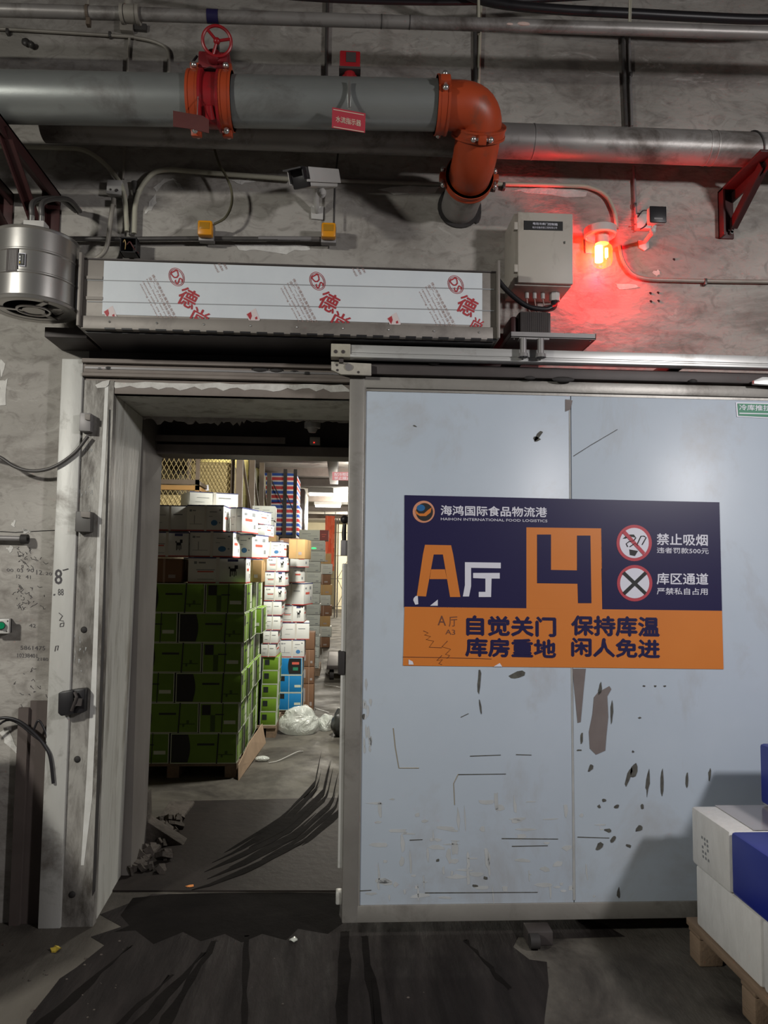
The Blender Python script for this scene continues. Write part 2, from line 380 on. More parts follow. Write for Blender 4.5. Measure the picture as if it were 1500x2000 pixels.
# ================================================================== SETTING
XL, XR, ZT = -1.10, 1.10, 2.40          # doorway
fl = MB().box(-6, 6, -6.5, .3, -.05, 0)
S(build('floor', fl, FLOOR), 'dark grimy concrete floor in front of the cold store door', 'floor')
fl = MB().box(-3.2, 1.9, .3, 30, -.05, 0)
S(build('floor_inner', fl, FLOORIN), 'dusty grey concrete floor of the storage aisle beyond the doorway', 'floor')
wb = MB().box(-6, XL - .1, 0, .40, 0, 5.2).box(XR, 6, 0, .40, 0, 5.2).box(XL - .1, XR, 0, .40, ZT + .04, 5.2)
S(build('wall_back', wb, PLASTER), 'stained grey plaster wall around the cold store doorway', 'wall')
S(build('ceiling', MB().box(-6, 6, -6.5, .4, 5.2, 5.3), INNER), 'dim ceiling high above the loading hall', 'ceiling')
S(build('wall_left', MB().box(-6.1, -6, -6.5, .4, 0, 5.3), PLASTER), 'grey plaster wall at the left end of the hall', 'wall')
S(build('wall_right', MB().box(6, 6.1, -6.5, .4, 0, 5.3), PLASTER), 'grey plaster wall at the right end of the hall', 'wall')

# first jamb: insulated panel facing the passage, leaning a little
a, b_, c, d = W(222, 769, -.04), W(182, 1787, -.04), W(236, 1692, .49), W(279, 815, .49)
b_.z = c.z = 0.0
jb = MB().prism([a, b_, c, d], (-.06, 0, 0))
S(build('trim_jamb', jb, JAMB), 'scuffed pale panel lining the left side of the doorway', 'door jamb')
jb = MB().prism([(XR, -.04, 0), (XR, .49, 0), (XR, .49, ZT), (XR, -.04, ZT)], (.06, 0, 0))
S(build('trim_jamb_right', jb, JAMB), 'pale panel lining the right side of the doorway behind the sliding door', 'door jamb')
# lintel soffit with torn frosty foam edge
S(build('trim_soffit', MB().box(XL - .05, XR, -.04, .49, ZT, ZT + .04), JAMB), 'pale panel lining the top of the doorway', 'lintel')
edge = [W(272, 812, .49)]
x = 272
while x < 690:
    yy = 816 + random.random() * 5 + (9 * random.random() if 295 < x < 480 else 0) + (x - 272) * .012
    edge.append(W(x, yy, .49)); x += random.uniform(3, 9)
edge += [W(690, 806, .49), W(480, 800, .49), W(272, 794, .49)]
S(build('trim_foam_edge', MB().prism(edge, (0, .02, 0)), mat('frosty_foam', (.42, .39, .36), (.3, .275, .255), 18, .9, bump=1, bscale=40)), 'torn frosty foam hanging along the lintel edge', 'foam edge')
# gap ceiling, inner wall with its own opening
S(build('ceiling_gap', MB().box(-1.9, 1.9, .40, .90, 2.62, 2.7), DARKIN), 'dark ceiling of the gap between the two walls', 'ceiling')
a, b_, c, d = W(281, 817, .50), W(259, 1600, .50), W(287, 1560, .93), W(318, 893, .93)
ztop = 2.62; a.z = d.z = ztop; b_.z = c.z = 0
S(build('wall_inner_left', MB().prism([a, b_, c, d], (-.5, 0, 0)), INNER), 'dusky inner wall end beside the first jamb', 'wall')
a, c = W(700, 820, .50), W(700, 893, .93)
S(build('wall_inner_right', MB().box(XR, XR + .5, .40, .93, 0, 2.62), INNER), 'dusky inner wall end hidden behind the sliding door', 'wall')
S(build('wall_inner_top', MB().box(-1.9, 1.9, .88, 1.0, 2.30, 3.5), DARKIN), 'dark panel above the inner opening', 'wall')
S(build('trim_inner_beam', MB().box(-1.07, XR, .80, 1.0, 2.245, 2.30).box(-1.07, -.33, .78, .80, 2.315, 2.35), BEAM), 'brown steel beam across the top of the inner opening', 'beam')
# storage hall
S(build('wall_inner_back', MB().box(-3.2, 1.9, 28, 28.1, 0, 3.5), GLOWWALL), 'pale wall far at the end of the storage aisle', 'wall')
S(build('wall_storage_left', MB().box(-3.2, -3.1, .93, 28, 0, 3.5), RACKWALL), 'yellowish wall behind the storage racks', 'wall')
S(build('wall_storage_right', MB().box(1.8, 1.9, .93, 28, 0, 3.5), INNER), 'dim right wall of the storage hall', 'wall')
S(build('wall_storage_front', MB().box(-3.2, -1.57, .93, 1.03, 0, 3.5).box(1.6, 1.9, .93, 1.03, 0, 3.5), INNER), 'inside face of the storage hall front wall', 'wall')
S(build('ceiling_storage', MB().box(-3.2, 1.9, 1.0, 28.1, 3.45, 3.55), CEIL), 'pale dirty ceiling over the storage aisle', 'ceiling')
for i, yb in enumerate((6.4, 8.6, 10.6, 12.4, 16, 19.5, 23)):
    S(build('trim_ceiling_beam', MB().box(-3.1, 1.8, yb, yb + .22, 3.30, 3.45), BEAM),
      ['brown ceiling beam over the aisle, nearest the doorway', 'second brown ceiling beam from the doorway', 'third brown ceiling beam from the doorway', 'fourth brown ceiling beam just before the first lit tube',
       'fifth brown ceiling beam between the two lit tubes', 'sixth brown ceiling beam beyond the lit tubes', 'brown ceiling beam farthest down the aisle'][i], 'beam')
# plates on the passage floor
pl = MB().prism([W(215, 1742, .3).lerp(G(215, 1742), 1), G(345, 1567), G(700, 1559), G(720, 1742)], (0, 0, .008))
S(build('floor_plate', pl, PLATE), 'dark worn steel plate across the doorway floor', 'floor plate')

# outer door frame ------------------------------------------------
post = MB().box(-1.306, -1.209, -.065, .0, 0, 2.556)
p = S(build('trim_post', post, POST, bevel=.004), 'pale flat metal post left of the doorway', 'door post')
gm = MB()
textpx(gm, '8', 107, 121, 1141, 1141, 1112, -.0665, .01); textpx(gm, '88', 113, 124, 1163, 1163, 1150, -.0665)
gm.pp([(122, 1113), (133, 1110), (134, 1112), (123, 1115)], -.066); gm.pp([(105, 1160), (108, 1160), (107, 1163), (104, 1163)], -.066)
for pts in ([(115, 1197), (122, 1203), (116, 1212), (124, 1213)], [(118, 1218), (125, 1216), (124, 1223), (117, 1224), (118, 1218)], [(107, 1272), (109, 1262), (114, 1261), (112, 1270)]):
    gm.tube([W(x, y, -.0665) for x, y in pts], .0016, 5)
build('handwriting', gm, INK, p)
fr = MB()
q = [W(164, 737, -.05), W(222, 769, -.05), W(182, 1787, -.05), W(118, 1806, -.05)]; q[2].z = q[3].z = 0; q[0].z = q[1].z = 2.46
fr.prism(q, (0, .05, 0))
p = S(build('trim_frame_left', fr, FRAME), 'worn dirty metal frame strip between the post and the doorway', 'door frame')
build('edge_tape', MB().pp([(205, 758), (212, 754), (206, 900), (198, 1010), (191, 1250), (186, 1420), (180, 1560), (164, 1690), (158, 1690), (170, 1500), (180, 1300), (186, 1150), (192, 1000), (199, 880)], -.0505), mat('white_tape', (.66, .66, .64), (.5, .49, .46), 9, .5), p)['label'] = 'white tape along the frame edge'
build('seal_groove', MB().pp([(213, 800), (216, 800), (205, 1200), (197, 1500), (186, 1740), (180, 1750), (190, 1500), (200, 1200)], -.0505), RUBBER, p)
for i, (bx, by) in enumerate(((164, 1230), (151, 1483), (141, 1747))):
    c_ = W(bx, by, -.05); build('bolt_plug', MB().sphere(c_, .015, 12, 8, (1, .5, 1)), RUBBER, p, smooth=True)
scr = MB()
for k in range(60):
    sx, sy = random.uniform(140, 190), random.choice((random.uniform(790, 1010), random.uniform(1240, 1330), random.uniform(1030, 1200)))
    sx -= (sy - 760) * .04; l = random.uniform(3, 12); scr.pp([(sx, sy), (sx + random.uniform(1, 4), sy + 1), (sx + random.uniform(-1, 3), sy + l)], -.0503)
o = build('scratches', scr, GRIME, p); o['kind'] = 'stuff'

hd = MB().box(-1.209, 2.3, -.045, 0, 2.40, 2.47).box(-1.209, 2.3, -.075, 0, 2.475, 2.492).box(-1.209, 2.3, -.06, 0, 2.495, 2.535).box(-1.209, 2.3, -.085, 0, 2.536, 2.556)
p = S(build('trim_head', hd, BEAM, bevel=.003), 'brown grooved metal head beam above the doorway', 'door head')
tp = [(212, 748)]
x = 212
while x < 690: tp.append((x, 746 + (x - 212) * .013 + random.uniform(-1.5, 1.5))); x += 24
x = 688
while x > 214: tp.append((x, 757 + (x - 212) * .013 + random.uniform(-4, 4))); x -= 14
build('torn_white_tape', MB().pp(tp, -.046), SEAL, p)['label'] = 'torn white tape along the head'
build('torn_white_tape', MB().pp([(186, 752), (200, 745), (214, 742), (212, 752), (206, 757), (190, 758)], -.052), SEAL, p)
gl = MB()
for sx, sy in ((195, 719), (212, 719), (508, 722), (540, 724), (575, 726), (600, 729)):
    c_ = W(sx, sy, -.06); gl.sphere(c_, random.uniform(.012, .028), 10, 6, (1.6, .35, .55))
o = build('grease_lumps', gl, RUBBER, p, smooth=True); o['kind'] = 'stuff'
build('track_line', MB().box(-1.2, .0, -.064, -.058, 2.512, 2.522), GREYST, p)

S(build('wall_panel', MB().box(-1.20, .95, -.012, 0, 2.556, 2.75), DARKST), 'dark sheet on the wall under the air curtain', 'wall panel')  # thin dark sheet across the band below the air curtain
S(build('trim_strip', MB().box(-1.445, -1.40, -.03, 0, 0, .95).box(-1.40, -1.32, -.012, 0, 0, .98), mat('dark_brown_strip', (.07, .055, .05), (.10, .08, .072), 4, .7)), 'dark upright strip low on the wall left of the post', 'channel')  # dark brown strip set flat on the wall beside the post

# sealant smears and handwriting on the plaster
sm = MB()
def smear(pts, Y=-.001, j=2.5):
    out = []
    for (x, y), (x2, y2) in zip(pts, pts[1:] + pts[:1]):
        for k in range(3):
            t = k / 3; out.append((x + (x2 - x) * t + random.uniform(-j, j), y + (y2 - y) * t + random.uniform(-j, j)))
    sm.pp(out, Y)
smear([(455, 477), (520, 478), (605, 480), (608, 487), (580, 488), (560, 496), (500, 490), (470, 490)])
smear([(284, 420), (290, 395), (304, 380), (306, 395), (296, 410)]); smear([(300, 368), (318, 350), (340, 346), (345, 352), (320, 358), (306, 374)])
smear([(340, 352), (352, 360), (356, 372), (348, 366)]); smear([(448, 352), (480, 350), (500, 354), (470, 362)])
smear([(740, 370), (800, 362), (860, 366), (850, 376), (770, 380)]); smear([(1000, 372), (1060, 366), (1150, 375), (1140, 385), (1040, 380)])
smear([(0, 745), (14, 740), (12, 790), (0, 790)]); smear([(0, 700), (10, 712), (6, 735), (0, 735)]); smear([(22, 1020), (31, 1016), (30, 1028), (22, 1027)]); smear([(42, 1034), (58, 1036), (60, 1041), (46, 1040)])
smear([(10, 1072), (20, 1066), (28, 1070), (20, 1081)]); smear([(1272, 530), (1286, 526), (1290, 538), (1280, 540)]); smear([(1200, 553), (1240, 556), (1250, 562), (1210, 566)], j=1.5)
smear([(0, 1430), (14, 1422), (40, 1470), (52, 1490), (60, 1530), (40, 1480), (10, 1450)], j=2)
o = build('sealant_smears', sm, SEAL); tag(o, 'pale sealant smears and plaster patches scattered over the wall', 'plaster patches', kind='stuff')
gm = MB()
for s_, x0, x1, yb, yt in (('00', 13, 26, 1116, 1110), ('03', 33, 45, 1117, 1110), ('90', 52, 66, 1117, 1110), ('12.', 71, 85, 1122, 1113), ('20', 89, 101, 1123, 1117), ('12', 32, 40, 1129, 1122), ('41', 50, 60, 1130, 1123),
                           ('42', 57, 70, 1225, 1218), ('5861475', 40, 88, 1269, 1261), ('10238401', 34, 72, 1284, 1276), ('2180', 72, 94, 1290, 1284)):
    textpx(gm, s_, x0, x1, yb, yb + 1, yt, -.0012)
for k in range(70):
    sx = random.choice((random.uniform(30, 62), random.uniform(36, 90))); sy = random.choice((random.uniform(1070, 1108), random.uniform(1140, 1190), random.uniform(1300, 1400)))
    pts = [(sx, sy)]
    for q_ in range(random.choice((2, 3))): pts.append((pts[-1][0] + random.uniform(-4, 6), pts[-1][1] + random.uniform(-4, 6)))
    gm.tube([W(x, y, -.001) for x, y in pts], .0011, 4)
o = build('wall_handwriting', gm, INK); tag(o, 'scribbled black marker numbers on the plaster left of the post', 'handwriting', kind='stuff')
hl = MB()
for hx, hy in ((1270, 573), (1285, 572), (1271, 589), (1286, 588), (1316, 507)): hl.cyl(W(hx, hy, -.0015), W(hx, hy, .01), .007, 10)
tag(build('drill_holes', hl, BLACKP), 'four small black drill holes in the wall right of the beacon', 'drill holes', kind='stuff')
ck = MB().tube([W(x, y, -.0005) for x, y in ((0, 1038), (30, 1040), (60, 1038), (80, 1037), (109, 1036))], .0018, 5)
S(build('trim_crack', ck, BLACKP), 'thin crack running across the plaster left of the post', 'crack')

# ================================================================== SLIDING DOOR
DY = -.22
door = thing('door_1', 'large white insulated sliding door with grey metal edge, half open', 'sliding door', (1.15, DY + .05, .077)); door['kind'] = 'structure'
X0, X1, Z0, Z1 = .03, 2.28, .077, 2.466
core = MB().box(X0 + .01, X1, DY + .012, DY + .11, Z0 + .01, Z1 - .01)
build('core', core, DOORFR, door)
f = MB().box(X0, X0 + .068, DY - .006, DY + .116, Z0, Z1); build('edge_frame', f, DOORFR, door, bevel=.004)
f = MB().box(X0, X1, DY - .005, DY + .116, Z1 - .052, Z1); build('edge_frame', f, DOORFR, door, bevel=.004)
f = MB().box(X0, X1, DY - .005, DY + .116, Z0, Z0 + .072); build('edge_frame', f, DOORFR, door, bevel=.004)
sheet = MB().box(X0 + .07, 1.044, DY, DY + .02, Z0 + .072, Z1 - .055).box(1.048, X1, DY, DY + .02, Z0 + .072, Z1 - .055)
build('face_sheet', sheet, DOORW, door, bevel=.0015)
tr = MB().box(X0 + .07, X1, DY - .003, DY + .01, Z1 - .066, Z1 - .055).box(X0 + .066, X0 + .075, DY - .004, DY, Z0 + .07, Z1 - .05)
build('inner_trim', tr, DOORFR, door)
build('seam', MB().pp([(1111, 780), (1114, 780), (1117, 1200), (1124, 1758), (1119, 1758), (1115, 1300), (1112, 1000)], DY - .0005), GRIME, door)
YD = DY - .001
pk = MB()
pk.pp([(1160, 1362), (1168, 1352), (1190, 1340), (1194, 1346), (1186, 1360), (1188, 1400), (1184, 1440), (1182, 1466), (1164, 1474), (1152, 1462), (1150, 1430), (1157, 1395)], YD)
pk.pp([(1118, 1306), (1144, 1306), (1140, 1345), (1134, 1410), (1128, 1412), (1122, 1350)], YD)
pk.pp([(1104, 780), (1118, 782), (1114, 800), (1104, 804)], YD)
build('peeled_patch', pk, PEEL, door)
sc_ = MB()
def blob(cx, cy, rx, ry, n=9, ang=0):
    pts = []
    for k in range(n):
        a = 2 * pi * k / n; r = random.uniform(.55, 1.1); x, y = rx * r * cos(a), ry * r * sin(a)
        pts.append((cx + x * cos(ang) - y * sin(ang), cy + x * sin(ang) + y * cos(ang)))
    return pts
for bx, by, rx, ry, an in ((1052, 850, 14, 5, -.9), (1048, 858, 8, 6, 0), (810, 832, 5, 2, .3), (1171, 1652, 12, 6, -.9), (1197, 1640, 10, 5, -1), (1188, 1622, 10, 4, .2), (1248, 1618, 7, 9, .4), (1228, 1516, 6, 20, .3), (1238, 1505, 7, 16, .2),
                          (1265, 1530, 4, 27, .08), (1293, 1527, 4, 28, .02), (1342, 1524, 3, 20, .05), (1386, 1514, 3, 14, .05), (1153, 1500, 5, 9, .3), (1204, 1575, 6, 4, -.5), (1254, 1575, 4, 6, 0), (1010, 1318, 16, 8, -.3), (936, 1330, 4, 24, .05), (938, 1380, 2, 20, -.1),
                          (1172, 1345, 4, 14, .1), (1195, 1390, 3, 28, 0), (1136, 1440, 3, 14, 0), (1237, 1468, 3, 3, 0), (1249, 1402, 4, 2, 0), (1258, 1340, 3, 2, 0), (1280, 1340, 3, 2, 0), (1298, 1340, 3, 2, 0), (948, 1715, 5, 4, 0), (928, 1730, 9, 3, 0), (1208, 1745, 4, 14, 0),
                          (1228, 1652, 6, 4, .4), (1131, 1465, 6, 2, 0), (1170, 1575, 4, 4, 0), (1180, 1563, 5, 4, 0), (855, 1680, 5, 3, -.5), (710, 1400, 3, 8, 0), (1460, 792, 3, 3, 0)):
    sc_.pp(blob(bx, by, rx, ry, 9, an), YD)
for x0, y0, x1, y1 in ((918, 1476, 978, 1474), (1008, 1473, 1038, 1474), (895, 1512, 988, 1511), (1128, 1634, 1190, 1636), (800, 1640, 825, 1639), (980, 1637, 1090, 1638), (1000, 1652, 1070, 1651), (702, 1739, 725, 1738), (830, 1743, 1050, 1742), (1120, 890, 1155, 868), (1155, 868, 1206, 838), (900, 1400, 915, 1393)):
    sc_.pp([(x0, y0), (x1, y1), (x1, y1 + 1.3), (x0, y0 + 1.6)], YD)
o = build('scuff_marks', sc_, SCUFF, door); o['kind'] = 'stuff'
gr = MB()
for k in range(90):
    gx, gy = random.uniform(720, 1180), 1560 + 195 * random.random() ** .8
    if gx > 1120 and random.random() < .5: continue
    gr.pp(blob(gx, gy, random.uniform(3, 26), random.uniform(1.5, 7), 8, random.choice((0, 0, 1.5))), DY - .0004, .0004)
for k in range(14): gr.pp(blob(random.uniform(705, 725), random.uniform(1330, 1480), 3, random.uniform(6, 18)), DY - .0004, .0004)
o = build('grime_marks', gr, mat('thin_grime', (.34, .355, .36), (.44, .46, .475), 9, .6), door); o['kind'] = 'stuff'
rs = MB().tube([W(x, y, YD) for x, y in ((768, 1422), (772, 1460), (779, 1500), (818, 1500))], .0018, 5).tube([W(x, y, YD) for x, y in ((888, 1572), (886, 1530), (895, 1512))], .0015, 5)
build('drip_line', rs, mat('ochre_drip', (.3, .25, .16), rough=.6), door)
# hardware on the leading edge
hw = MB().box(X0 - .022, X0, DY + .01, DY + .05, .30, 1.62); build('edge_bar', hw, POST, door, bevel=.004)['label'] = 'pale bar along the leading edge'
hz = W(676, 1015, DY + .04).z; hb = W(673, 1085, DY + .04).z
build('lever', MB().tube([(X0 - .012, DY + .03, hb), (X0 - .016, DY + .03, hb + .1), (X0 - .014, DY + .03, hz - .02)], [.009, .011, .009], 10).sphere((X0 - .014, DY + .03, hz), .019), BLACKP, door, smooth=True)['label'] = 'black lever with a ball end'
build('lever_bracket', MB().box(X0 - .03, X0 + .004, DY + .005, DY + .06, W(676, 1085, DY).z, W(676, 1055, DY).z), GREYST, door, bevel=.003)
build('bumper', MB().box(X0 - .034, X0 - .002, DY + .0, DY + .055, W(675, 1318, DY).z, W(675, 1272, DY).z), RUBBER, door, bevel=.006)['label'] = 'black rubber bumper'
build('bumper', MB().box(X0 - .028, X0, DY + .01, DY + .06, W(668, 1770, DY).z, W(668, 1745, DY).z), POST, door, bevel=.006)
# floor guide under the door
g = thing('floor_guide', 'small dark steel roller guide on the floor under the sliding door', 'door guide', (.82, -.26, 0))
c_ = W(1050, 1826, -.24)
build('guide_block', MB().box(c_.x - .055, c_.x + .055, -.29, -.20, 0, .06), DARKST, g, bevel=.006)
build('guide_roller', MB().cyl((c_.x - .055, -.32, .035), (c_.x - .015, -.32, .035), .03, 16), RUBBER, g, smooth=True)

# green sticker on the door
st = thing('sticker', 'small green sticker with white lettering at the top right of the sliding door', 'sticker', W(1470, 814, YD))
build('backing', MB().pp([(1437, 786), (1500, 787), (1530, 788), (1530, 818), (1500, 817), (1439, 814)], YD - .001), WHITEV, st)
build('green_field', MB().pp([(1440, 788), (1528, 790), (1528, 816), (1442, 812)], YD - .0025), GREENS, st)
m_ = MB(); textpx(m_, '冷库推拉门', 1444, 1520, 801, 803, 790, YD - .0042, .012); m_.pp([(1444, 806), (1524, 808), (1524, 810), (1444, 808)], YD - .0042, .0003)
build('lettering', m_, WHITEV, st)

# ================================================================== SIGN ON THE DOOR
SY = DY - .002
sg = thing('door_sign', 'large navy and orange sign with a big number 4 on the white sliding door', 'sign', W(1100, 1306, SY))
build('orange_sheet', MB().pp([(790, 1185), (1410, 1193), (1413, 1307), (787, 1300)], SY), ORANGE, sg)
build('navy_sheet', MB().pp([(790, 967), (1405, 981), (1410, 1193), (1176, 1190), (1173, 1032), (1028, 1030), (1028, 1188), (789, 1186)], SY), NAVY, sg)
build('number_field', MB().pp([(1028, 1030), (1174, 1032), (1177, 1190), (1028, 1188)], SY), ORANGE, sg)
k = SY - .0012
build('number', MB().pp([(1049, 1044), (1076, 1044), (1076, 1113), (1127, 1114), (1127, 1046), (1153, 1046), (1155, 1178), (1129, 1178), (1128, 1140), (1049, 1139)], k), NAVY, sg)['label'] = 'navy block number 4'
A = MB()
A.pp([(830, 1064), (881, 1065), (885, 1083), (865, 1083), (847, 1083), (826, 1083)], k); A.pp([(826, 1083), (847, 1083), (832, 1165), (814, 1164)], k)
A.pp([(865, 1083), (885, 1083), (899, 1166), (879, 1166)], k); A.pp([(842, 1112), (869, 1112), (873, 1131), (839, 1131)], k)
build('letter', A, ORANGE, sg)['label'] = 'orange capital letter A'
H = MB(); H.pp([(908, 1098), (978, 1099), (978, 1110), (920, 1109), (920, 1145), (916, 1165), (904, 1165), (908, 1143)], k)
H.pp([(924, 1119), (976, 1119), (976, 1130), (960, 1130), (959, 1166), (935, 1166), (935, 1156), (948, 1156), (948, 1130), (924, 1129)], k)
build('hall_character', H, WHITEV, sg)
for s_, x0, x1, yl, yr, yt, bo in (('海鸿国际食品物流港', 861, 1068, 1006, 1010, 987, .018), ('HAIHON INTERNATIONAL FOOD LOGISTICS', 861, 1069, 1016, 1020, 1011, .01), ('禁止吸烟', 1283, 1382, 1064, 1066, 1042, .016),
        ('违者罚款500元', 1283, 1384, 1080, 1082, 1069, .01), ('库区通道', 1283, 1383, 1141, 1142, 1119, .016), ('严禁私自占用', 1283, 1382, 1161, 1162, 1148, .01)):
    T = MB(); textpx(T, s_, x0, x1, yl, yr, yt, k - .0008, bo); build('lettering', T, WHITEV, sg)['label'] = 'white lettering on the navy sheet'
for s_, x0, x1, yl, yr, yt in (('自觉关门', 912, 1085, 1240, 1243, 1203), ('保持库温', 1117, 1287, 1240, 1243, 1203), ('库房重地', 910, 1085, 1281, 1285, 1246), ('闲人免进', 1117, 1288, 1281, 1285, 1246)):
    T = MB(); textpx(T, s_, x0, x1, yl, yr, yt, k - .0008, .034); build('lettering', T, NAVY, sg)['label'] = 'navy lettering on the orange sheet'
def circ(cx, cy, rx, ry, n=36): return [(cx + rx * cos(2 * pi * i / n), cy + ry * sin(2 * pi * i / n)) for i in range(n)]
lg = build('logo', MB().pp(circ(827.5, 999.5, 21.5, 21.5), k), mat('logo_orange', (.55, .22, .12), (.6, .3, .2), 30, .4), sg)
c2 = MB().pp(circ(829, 1000, 16.5, 17.5), k - .001)
build('logo_globe', c2, BLACKV, lg)
build('logo_shine', MB().pp(circ(822, 992, 8, 6.5), k - .002), mat('logo_blue', (.02, .12, .3), rough=.4), lg)
build('logo_swoosh', MB().pp([(811, 996), (818, 1003), (828, 1003), (836, 996), (843, 991), (841, 1001), (832, 1008), (820, 1008), (812, 1003)], k - .002), ORANGE, lg)
for nm, cx, cy in (('no_smoking_symbol', 1238.5, 1060.5), ('no_parking_symbol', 1239.5, 1139)):
    s1 = build(nm, MB().pp(circ(cx, cy, 34.5, 35.5), k), REDV, sg)
    build('white_disc', MB().pp(circ(cx, cy, 28.5, 29.5), k - .001), WHITEV, s1)
    if nm == 'no_smoking_symbol':
        cg = MB().pp([(1229, 1073), (1246, 1076), (1240, 1086), (1230, 1084)], k - .002).pp([(1216, 1052), (1226, 1044), (1238, 1044), (1242, 1050), (1230, 1048), (1222, 1052)], k - .002)
        for pts in ([(1244, 1064), (1252, 1047), (1258, 1047), (1262, 1050), (1254, 1064)], [(1226, 1068), (1223, 1062), (1228, 1058), (1238, 1056), (1242, 1050)], [(1230, 1068), (1240, 1061), (1246, 1066)]):
            cg.tube([W(x, y, k - .003) for x, y in pts], .0022, 6)
        build('cigarette', cg, BLACKV, s1); build('slash', MB().pp([(1216, 1041), (1221, 1036), (1260, 1079), (1256, 1084)], k - .0035), REDV, s1)
    else:
        build('cross', MB().pp([(1215, 1121), (1220, 1116), (1263, 1157), (1259, 1162)], k - .002).pp([(1259, 1116), (1264, 1121), (1221, 1162), (1216, 1157)], k - .0025), BLACKV, s1)
T = MB()
textpx(T, 'A', 855, 871, 1221, 1222, 1202, k - .001); textpx(T, '厅', 877, 893, 1224, 1223, 1205, k - .001); textpx(T, 'A3', 870, 889, 1239, 1240, 1229, k - .001)
for pts in ([(827, 1232), (836, 1236), (829, 1240), (841, 1243), (832, 1249), (847, 1252), (838, 1264), (863, 1265)], [(874, 1252), (863, 1263), (880, 1268), (870, 1278), (878, 1280), (873, 1286)], [(863, 1280), (853, 1290), (864, 1288), (857, 1296), (863, 1298)], [(787, 1283), (850, 1284), (960, 1287)]):
    T.tube([W(x, y, k - .001) for x, y in pts], .0013, 4)
build('handwriting', T, INKB, sg)['label'] = 'thin brown handwriting on the orange sheet'
for q in ([(808, 1168), (812, 1164), (816, 1164), (817, 1180), (811, 1181), (807, 1172)], [(840, 1183), (855, 1171), (855, 1183)], [(798, 1288), (806, 1292), (808, 1298), (798, 1298)], [(964, 1302), (976, 1295), (981, 1302)]):
    build('torn_spot', MB().pp(q, k - .001), WHITEV, sg)


# ================================================================== PIPES
def wl(pts, Y): return [W(x, y, Y) for x, y in pts]
def X_at(px, py, Y): return W(px, py, Y).x

# main silver pipe, its couplings, valve, flow switch and elbow: one rigid pipe run
YA = -.60
zA = lambda x: 3.478 + (x + 1.4) * .027
pA = thing('fire_main_pipe', 'large silver pipe along the wall ending in an orange elbow through the wall', 'pipe', (-.5, YA, 3.38))
xe = .56; c1 = Vector((xe, YA, zA(xe))); c2 = Vector((xe, -.45, 3.386)); c3 = Vector((xe, .05, 3.384))
build('straight_pipe', MB().cyl((-3.2, YA, zA(-3.2)), (.40, YA, zA(.40)), .099, 40), GALV, pA, smooth=True)
bend = fillet([(.37, YA, zA(.37)), c1, c2, (xe, -.27, 3.385)], .105, 10)
build('elbow', MB().tube(bend, .096, 36), ORPAINT, pA, smooth=True)['label'] = 'orange double elbow'
build('wall_stub', MB().cyl((xe, -.30, 3.385), c3, .090, 36), PIPEG, pA, smooth=True)['label'] = 'grey stub entering the wall'
build('sleeve', MB().ring((xe, -.004, 3.384), (0, 1, 0), .108, .088, .012, 28).sphere((xe + .085, -.005, 3.36), .03, 8, 6, (.8, .2, 2)), RUBBER, pA)['label'] = 'black sealant around the wall stub'
def coupling(c, ax, r, h, lug, name='coupling', m=ORPAINT):
    ax = Vector(ax).normalized(); c = Vector(c); lug = Vector(lug).normalized()
    o = build(name, MB().ring(c, ax, r * 1.14, r * .98, h, 36).ring(c - ax * h * .40, ax, r * 1.17, r, h * .2, 36).ring(c + ax * h * .40, ax, r * 1.17, r, h * .2, 36), m, pA, smooth=True)
    for s_ in (1, -1):
        q = c + lug * (r * 1.24 * s_); t = ax.cross(lug)
        build('lug', MB().obox(q, (h * .8, r * .34, r * .34), Matrix((ax, t, lug)).transposed().to_4x4()), m, o, bevel=.004)
        b = MB().cyl(q - t * .036, q + t * .036, .007, 10).sphere(q - t * .036, .013, 10, 6).sphere(q + t * .036, .013, 10, 6)
        build('bolt', b, CHROME, o, smooth=True)
    return o
coupling((.392, YA, zA(.392)), (1, 0, 0), .099, .05, (0, -.96, .25))
d12 = (c2 - c1).normalized(); coupling(c1.lerp(c2, .46), d12, .099, .045, (0, d12.z, -d12.y))
coupling((xe, -.285, 3.385), (0, 1, 0), .096, .045, (1, 0, 0))
# valve
xl, xr = X_at(383, 195, YA), X_at(444, 200, YA); xm = (xl + xr) / 2
coupling((xl, YA, zA(xl)), (1, 0, 0), .099, .05, (0, -.25, 1)); coupling((xr, YA, zA(xr)), (1, 0, 0), .099, .05, (0, -.25, 1))
vb = build('valve_body', MB().lathe([(.1, -.045), (.118, -.04), (.118, -.03), (.105, -.026), (.105, .026), (.118, .03), (.118, .04), (.1, .045)], (0, 0, 0), 36), RED, pA, smooth=True)
for v in vb.data.vertices: v.co = Vector((v.co.z, v.co.x, v.co.y)) - Vector((.045, 0, 0))
vb.location = Vector((xm, YA, zA(xm))) - wpos(pA)
zt = zA(xm) + .1
build('drain_boss', MB().cyl((xm + .005, YA - .05, zA(xm) - .105), (xm + .005, YA - .085, zA(xm) - .07), .02, 12, .014), RED, pA, smooth=True)
nk = build('valve_neck', MB().cyl((xm, YA, zt - .01), (xm, YA, zt + .03), .018, 14).cyl((xm, YA, zt + .008), (xm, YA, zt + .026), .05, 24), MAROON, pA, smooth=True)
gb = build('gearbox', MB().obox((xm + .012, YA - .005, zt + .045), (.125, .09, .07)).cyl((xm + .012, YA - .045, zt + .045), (xm + .012, YA - .075, zt + .055), .03, 18).obox((xm + .045, YA - .03, zt + .045), (.05, .08, .04)), mat('gearbox_red', (.17, .015, .02), rough=.4), pA, bevel=.006)
wc = Vector((xm + .03, YA - .09, zt + .095)); wx = Vector((.12, -.9, -.22))
build('stem', MB().cyl(wc, wc - wx.normalized() * .09, .009, 10), DARKC, gb, smooth=True)
